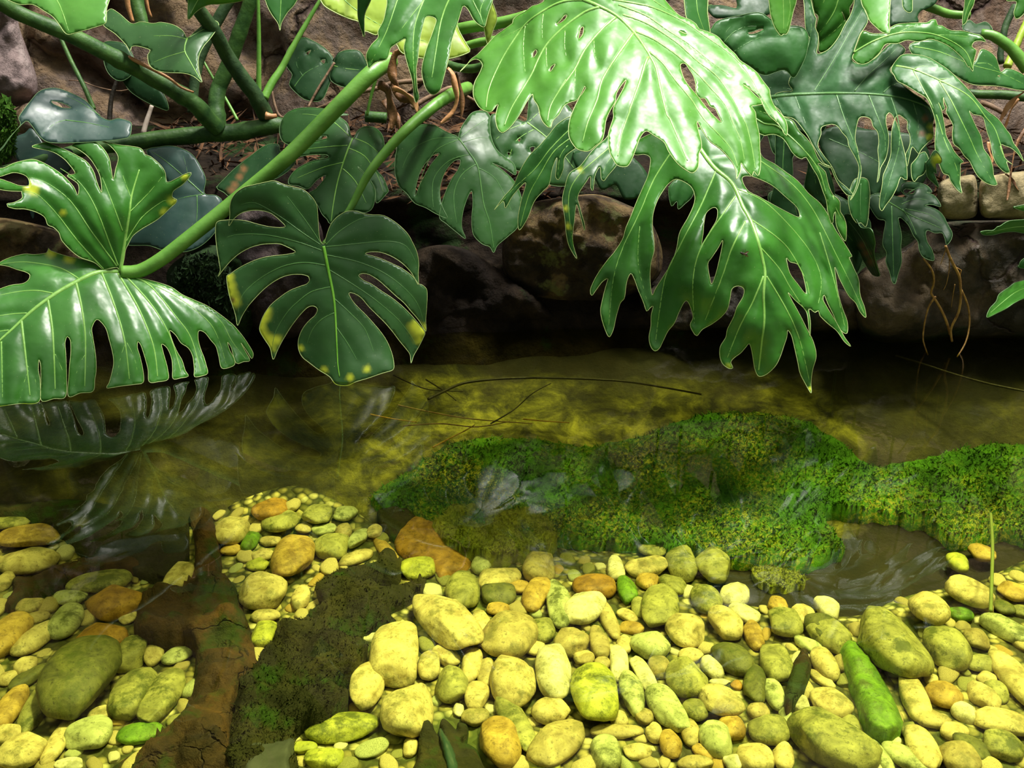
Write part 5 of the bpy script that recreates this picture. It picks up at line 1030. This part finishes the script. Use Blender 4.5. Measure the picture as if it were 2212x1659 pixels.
# ================================================================== shaded leaves filling the depth behind the bright ones at right
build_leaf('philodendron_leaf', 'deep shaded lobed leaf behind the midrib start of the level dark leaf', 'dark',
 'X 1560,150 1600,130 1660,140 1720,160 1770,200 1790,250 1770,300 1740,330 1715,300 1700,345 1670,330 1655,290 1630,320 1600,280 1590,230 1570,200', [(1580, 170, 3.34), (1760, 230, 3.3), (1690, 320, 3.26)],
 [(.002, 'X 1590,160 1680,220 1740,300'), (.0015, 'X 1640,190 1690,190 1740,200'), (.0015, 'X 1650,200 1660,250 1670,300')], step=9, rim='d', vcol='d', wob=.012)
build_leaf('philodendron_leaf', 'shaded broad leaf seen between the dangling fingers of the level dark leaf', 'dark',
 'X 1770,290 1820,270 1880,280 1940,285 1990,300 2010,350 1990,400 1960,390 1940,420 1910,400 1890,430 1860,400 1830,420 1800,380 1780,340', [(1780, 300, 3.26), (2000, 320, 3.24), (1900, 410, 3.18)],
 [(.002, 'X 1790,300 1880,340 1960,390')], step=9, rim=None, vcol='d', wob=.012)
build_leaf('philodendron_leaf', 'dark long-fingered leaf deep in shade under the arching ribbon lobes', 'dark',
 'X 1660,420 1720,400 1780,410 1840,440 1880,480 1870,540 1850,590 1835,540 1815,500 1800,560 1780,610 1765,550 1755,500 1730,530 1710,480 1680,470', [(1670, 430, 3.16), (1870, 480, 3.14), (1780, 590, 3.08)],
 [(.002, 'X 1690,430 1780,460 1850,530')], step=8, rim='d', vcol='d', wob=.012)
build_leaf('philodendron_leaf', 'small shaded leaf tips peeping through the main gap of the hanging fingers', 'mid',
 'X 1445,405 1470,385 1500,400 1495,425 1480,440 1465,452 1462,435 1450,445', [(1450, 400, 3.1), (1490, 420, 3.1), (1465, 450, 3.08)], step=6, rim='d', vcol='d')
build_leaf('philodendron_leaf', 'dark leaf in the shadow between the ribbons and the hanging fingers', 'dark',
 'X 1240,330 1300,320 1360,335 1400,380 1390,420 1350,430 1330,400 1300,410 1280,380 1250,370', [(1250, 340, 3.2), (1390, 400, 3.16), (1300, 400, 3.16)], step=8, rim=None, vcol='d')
build_leaf('monstera_leaf', 'dark narrow leaf standing upright behind the heart shaped leaf', 'dark',
 'X 222,95 250,90 275,100 290,130 285,160 262,175 240,165 226,140', [(225, 100, 3.36), (285, 130, 3.34), (255, 170, 3.32)], step=7, rim='d', vcol='d')
def A_(s, Ys):
    P = px(s); Ys = np.interp(np.linspace(0, 1, len(P)), np.linspace(0, 1, len(Ys)), Ys)
    return [(p[0], p[1], y) for p, y in zip(P, Ys)]
o = build_stem('climbing_stem', 'thick green stem running diagonally down from the top left corner', 'stem', A_('A -90,-45 100,75 450,225 700,350 900,455 1100,570 1250,670 1330,760 1400,830', [3.0, 3.2, 3.3]), (.019, .025), STEM, nodes=(.55, .82),
 branches=[('sheath_scar', A_('A 820,365 950,430 1080,500 1160,560 1240,590', [3.17, 3.2]), .006, DRYO)])
build_stem('climbing_stem', 'thick level green stem lying along the bank and meeting the other stems', 'stem', A_('A 0,1095 200,1050 400,990 600,945 800,920 1000,890 1250,865 1400,850 1520,845 1650,820 1780,800 1900,840 2050,900', [3.05, 3.3, 3.38]), (.014, .025, .024), STEM, nodes=(.68, .76, .84))
build_stem('climbing_stem', 'green stem rising from the junction and leaning right to the top edge', 'stem', A_('A 1400,830 1385,740 1385,640 1400,560 1460,420 1530,220 1600,20 1650,-120', [3.34, 3.4, 3.4]), (.026, .023, .020), STEM, nodes=(.1,))
build_stem('climbing_stem', 'dark green stem slanting from the hooked leaf tip down to the stem junction', 'stem', A_('A 1210,-60 1270,60 1370,200 1450,350 1550,500 1640,620 1700,740', [3.1, 3.26, 3.34]), (.018, .024), STEMD, nodes=(.9,),
 branches=[('cut_scar', A_('A 1700,740 1740,745 1770,740', [3.3, 3.3]), .012, DRYO)])
build_stem('climbing_stem', 'blurred green stem behind the heart shaped leaf', 'stem', A_('A 1520,-80 1420,80 1330,250 1270,400 1240,560 1230,720', [3.6, 3.5]), (.018, .016), STEMD)
build_stem('climbing_stem', 'short vertical green stem with a yellow sheath above the heart shaped leaf', 'stem', A_('A 860,-80 880,40 910,150 930,250', [3.5, 3.45]), (.024, .018), STEM,
 branches=[('yellow_sheath', A_('A 810,-60 820,40 850,140', [3.44, 3.44]), .010, DRYO), ('yellow_sheath', A_('A 930,-40 950,60 970,110', [3.44, 3.44]), .006, DRYO)])
build_stem('leaf_stalk', 'straight thin light green stalk standing between two leaning stems', 'stalk', A_('A 1650,-60 1656,200 1656,420 1655,610', [3.34, 3.32]), (.0045, .008), STEMB)
build_stem('leaf_stalk', 'light green stalk rising to the right from the junction to the top edge', 'stalk', A_('A 2060,-20 1960,150 1880,290 1800,440 1740,530 1690,630', [3.44, 3.32]), (.005, .013), STEMB)
build_stem('leaf_stalk', 'thin pale green stalk in front of the wall at far left', 'stalk', A_('A 350,160 400,270 450,380 500,480 545,570 600,700', [3.6, 3.5]), (.006, .008), STEM)
build_stem('leaf_stalk', 'dark wiry stalk curving down left of the whitish stick', 'stalk', A_('A 765,470 740,540 715,620 705,700 700,780', [3.55, 3.5]), (.006, .008), WOODD)
build_stem('stick', 'short whitish stick leaning between the dark stalk and level stem', 'stick', A_('A 972,675 950,740 930,800 915,862', [3.45, 3.42]), (.006, .008), plain('bone', (.35, .28, .22), (.5, .42, .35), 30, .6))
build_stem('leaf_stalk', 'thin green stalk behind the junction of stems', 'stalk', A_('A 1290,370 1340,460 1400,560 1460,660 1520,770', [3.6, 3.5]), (.004, .005), STEMB)
build_stem('twig', 'fine brown tendril drooping across the wall at far left', 'twig', A_('A 440,515 520,520 600,550 700,575 780,582 830,570', [3.62, 3.6]), (.0018, .0022), WOOD, sides=6)
build_stem('twig', 'thin tan twig leaning beside the small round dark leaf', 'twig', A_('A 2140,400 2090,480 2040,560 1990,650 1970,690', [3.4, 3.35]), (.004, .004), WOOD, sides=6, branches=[('side_twig', A_('A 2130,390 2160,340 2210,300', [3.4, 3.42]), .002, WOODD)])
build_stem('twig', 'long brown woody branch crossing behind the dry leaf cluster', 'twig', A_('A 1740,585 1760,680 1800,750 1900,740 2050,690 B 0,680 100,630 200,595 340,565 450,530 640,515', [3.4, 3.3, 3.34]), (.004, .008), WOOD)
build_stem('twig', 'brown branch under the green stump right of the dry leaf cluster', 'twig', A_('B 560,690 640,640 740,590 820,560 900,610 970,650', [3.3, 3.36]), (.008, .005), WOOD)
build_stem('leaf_stalk', 'thin green stalk between long bright stalk and dry leaves', 'stalk', A_('B 335,490 310,580 290,660 275,740', [3.26, 3.26]), (.005, .004), STEMB)
build_stem('climbing_stem', 'short green stem stub lying at the foot of the dry leaf cluster', 'stem', A_('B 265,745 330,750 400,755', [3.3, 3.3]), (.017, .016), STEM)
build_stem('leaf_stalk', 'smooth green stalk entering behind the left tip of the biggest leaf', 'stalk', A_('B 850,190 950,170 1080,155 1220,125 1300,100', [3.05, 3.0]), (.016, .015), STEMB)
build_stem('leaf_stalk', 'second green stalk just below the smooth one left of the biggest leaf', 'stalk', A_('B 840,330 900,300 980,275 1060,262 1120,255', [3.02, 2.98]), (.011, .012), STEMB)
build_stem('leaf_stalk', 'dark green stalk low behind the leftmost lobe of the biggest leaf', 'stalk', A_('B 760,400 850,430 950,440 1050,410 1150,380', [3.2, 3.1]), (.012, .012), STEM)
# right side stalks
build_stem('leaf_stalk', 'bright green stalk sloping along the top in front of the tan wall at right', 'stalk', A_('O 1040,70 1180,120 1300,165 1450,180 1560,180', [3.4, 3.4]), (.013, .012), STEMB)
build_stem('leaf_stalk', 'thickest bright green stalk bending down to the right edge', 'stalk', A_('O 1700,400 1820,420 1930,480 2060,580 2160,700 2260,830', [3.26, 3.22]), (.013, .019), STEMB)
build_stem('leaf_stalk', 'yellow green stalk crossing behind the thickest stalk at the right edge', 'stalk', A_('O 2260,230 2190,380 2120,540 2060,680 2010,800', [3.36, 3.3]), (.010, .012), STEMY)
build_stem('leaf_stalk', 'dark green upright stalk against the wall in the upper right', 'stalk', A_('O 2110,70 2030,220 1980,350 1960,480 1930,640 1940,760', [3.42, 3.36]), (.011, .009), STEMD)
build_stem('leaf_stalk', 'level green stalk above the orange dry strips at right', 'stalk', A_('O 1540,1110 1650,1125 1800,1130 2000,1135 2120,1150 2260,1160', [3.5, 3.44]), (.013, .015), STEM)
build_stem('twig', 'brown level twig under the level green stalk at right', 'twig', A_('O 1690,1220 1800,1260 1900,1310 2000,1370', [3.36, 3.32]), (.008, .007), WOOD)

def strip(name, label, s, Y, w, m, curl=1.0, cat='dry leaf', group=None, n=5):
    """dry twisted strap"""
    P = resample(px(s), 7, closed=False); Ys = np.interp(np.linspace(0, 1, len(P)), [0, 1], Y)
    W = at(P[:, 0], P[:, 1], Ys); T = np.gradient(P, axis=0); T /= np.linalg.norm(T, axis=1)[:, None]
    V = []; Fc = []; k = len(P)
    for i in range(k):
        t = i/(k-1); ww = w*(math.sin(math.pi*min(1, .12+t*.86))**.6); ph = curl*math.sin(t*5+w*900)
        side = np.array([-T[i, 1]*-1, 0, T[i, 0]*-1.0]) if False else np.array([T[i, 1], 0, T[i, 0]])
        for j in range(n):
            u = j/(n-1)*2-1
            V.append(W[i] + side*u*ww*math.cos(ph) + np.array([0, 1, 0])*(u*ww*math.sin(ph) + .35*ww*u*u))
    for i in range(k-1):
        for j in range(n-1): a = i*n+j; Fc.append((a, a+1, a+n+1, a+n))
    o = link(name, V, Fc, m); sm = o.modifiers.new('t', 'SOLIDIFY'); sm.thickness = .0015; sm.offset = 0
    return tag(o, label, cat, group)
for lab, s, Y, w, m in [
  ('dry orange strap leaf folded over highest in the dead leaf cluster', 'B 520,330 460,340 435,420 440,500 470,560 445,600', (3.14, 3.12), .014, DRY),
  ('crumpled brown dead leaf at the left of the dead leaf cluster', 'B 345,540 400,570 420,650 440,760 430,830', (3.16, 3.12), .017, DRY),
  ('brown dead leaf hanging at the centre of the dead leaf cluster', 'B 440,470 450,560 500,620 560,640 600,720 570,800', (3.15, 3.12), .015, DRY),
  ('small tan dead leaf bottom right of the dead leaf cluster', 'B 440,560 520,600 580,660 595,720', (3.12, 3.10), .010, DRYO),
  ('dark shrivelled dead leaf low in the dead leaf cluster', 'B 380,640 420,700 460,760 480,830', (3.18, 3.15), .014, DRY),
  ('curved orange dry strap right of the green stump', 'B 790,435 820,470 840,560 850,640 820,720 745,790', (3.14, 3.1), .009, DRYO),
  ('darker dry strap beside the curved orange strap', 'B 840,470 870,560 885,640 880,740 870,770', (3.18, 3.14), .007, DRY),
  ('orange dry strap curving up to the right edge, left one of the pair', 'O 2230,1090 2120,1170 2030,1270 1970,1370 1925,1460', (3.2, 3.18), .008, DRYO),
  ('orange dry strap running beside the curving one at right edge', 'O 2150,1180 2080,1270 2030,1400 1985,1530', (3.22, 3.2), .006, DRYO),
  ('long straight dry strap hanging in front of the cream stones', 'R 2230,540 2170,640 2120,760 2090,880 2070,1000 2050,1130 2030,1300 2010,1400', (3.1, 3.02), .006, DRY),
  ('short dry strap crossing the long one over the cream stones', 'R 1990,1080 2060,1130 2110,1220 2150,1290', (3.05, 3.04), .004, DRY),
  ('faded orange dry strip behind the fanning leaf at right', 'R 1790,700 1800,800 1830,900 1830,960', (3.1, 3.08), .006, DRYO)]:
    strip('dry_strap_leaf', lab, s, Y, w, m)
# aerial roots hanging at right, over the water
build_stem('aerial_root', 'main ochre aerial root hanging from the grey lobed leaf into the water', 'root', A_('H 1115,590 1140,660 1175,730 1210,800 1220,880 1222,960 1205,1060 1165,1140 1150,1190 1160,1260', [2.98, 3.0, 3.04]), (.004, .0035), ROOT, sides=8,
 branches=[('root_branch', A_('H 1120,600 1105,650 1080,720', [2.98, 2.98]), .0018, ROOT), ('root_branch', A_('H 1140,680 1140,760 1120,860 1100,900', [2.99, 3.0]), .0016, ROOT),
           ('root_branch', A_('H 1215,800 1225,760 1190,740', [3.0, 3.0]), .002, ROOT), ('root_branch', A_('H 1180,860 1165,950 1155,1020', [3.0, 3.02]), .0016, ROOT)])
build_stem('aerial_root', 'thin aerial root looping right of the main ochre root', 'root', A_('H 1225,900 1265,990 1282,1080 1278,1180 1250,1280 1195,1370', [3.0, 3.05, 3.0]), (.003, .002), ROOT, sides=7)
build_stem('aerial_root', 'thin aerial root left of the main one, starting at the grey leaf tip', 'root', A_('H 960,680 1000,730 1032,800 1028,870 1012,920 1050,980 1095,1060 1130,1150 1145,1210', [2.95, 3.0, 3.05]), (.0025, .004), ROOT, sides=7)
build_stem('aerial_root', 'leftmost short aerial root bending into the water', 'root', A_('H 1045,945 1000,1010 975,1090 960,1180 958,1260 990,1355', [2.99, 3.03]), (.003, .002), ROOT, sides=7)
# a small fly on the lower bright leaf
fly = empty('fly', Vector(at(1605., 548., 2.585)), 'tiny black fly sitting on the glossy deep-lobed leaf', 'insect')
bm = bmesh.new()
for (ox, oz, rx, rz) in ((0, 0, .0045, .0032), (-.0045, .002, .0028, .0026), (.006, -.001, .0055, .0026)):
    bmesh.ops.create_icosphere(bm, subdivisions=2, radius=1, matrix=Matrix.Translation((ox, 0, oz)) @ Matrix.Diagonal((rx, .003, rz, 1)))
me = bpy.data.meshes.new('body'); bm.to_mesh(me); bm.free(); me.materials.append(WOODD); ob = bpy.data.objects.new('body', me); COL.objects.link(ob); ob.parent = fly
for sgn in (-1, 1):
    for q in (-.003, 0, .004):
        vv, ff = tube([(q, 0, 0), (q+.002, -.002, sgn*.006), (q+.001, .002, sgn*.011)], .0004, 4)
        me = bpy.data.meshes.new('leg'); me.from_pydata([tuple(map(float, a)) for a in vv], [], ff); me.materials.append(WOODD); ob = bpy.data.objects.new('leg', me); COL.objects.link(ob); ob.parent = fly
    me = bpy.data.meshes.new('wing'); me.from_pydata([(0, -.003, 0), (.008, -.004, sgn*.002), (.014, -.003, sgn*.006), (.009, -.003, sgn*.007)], [], [(0, 1, 2, 3)]); me.materials.append(WOOD); ob = bpy.data.objects.new('wing', me); COL.objects.link(ob); ob.parent = fly
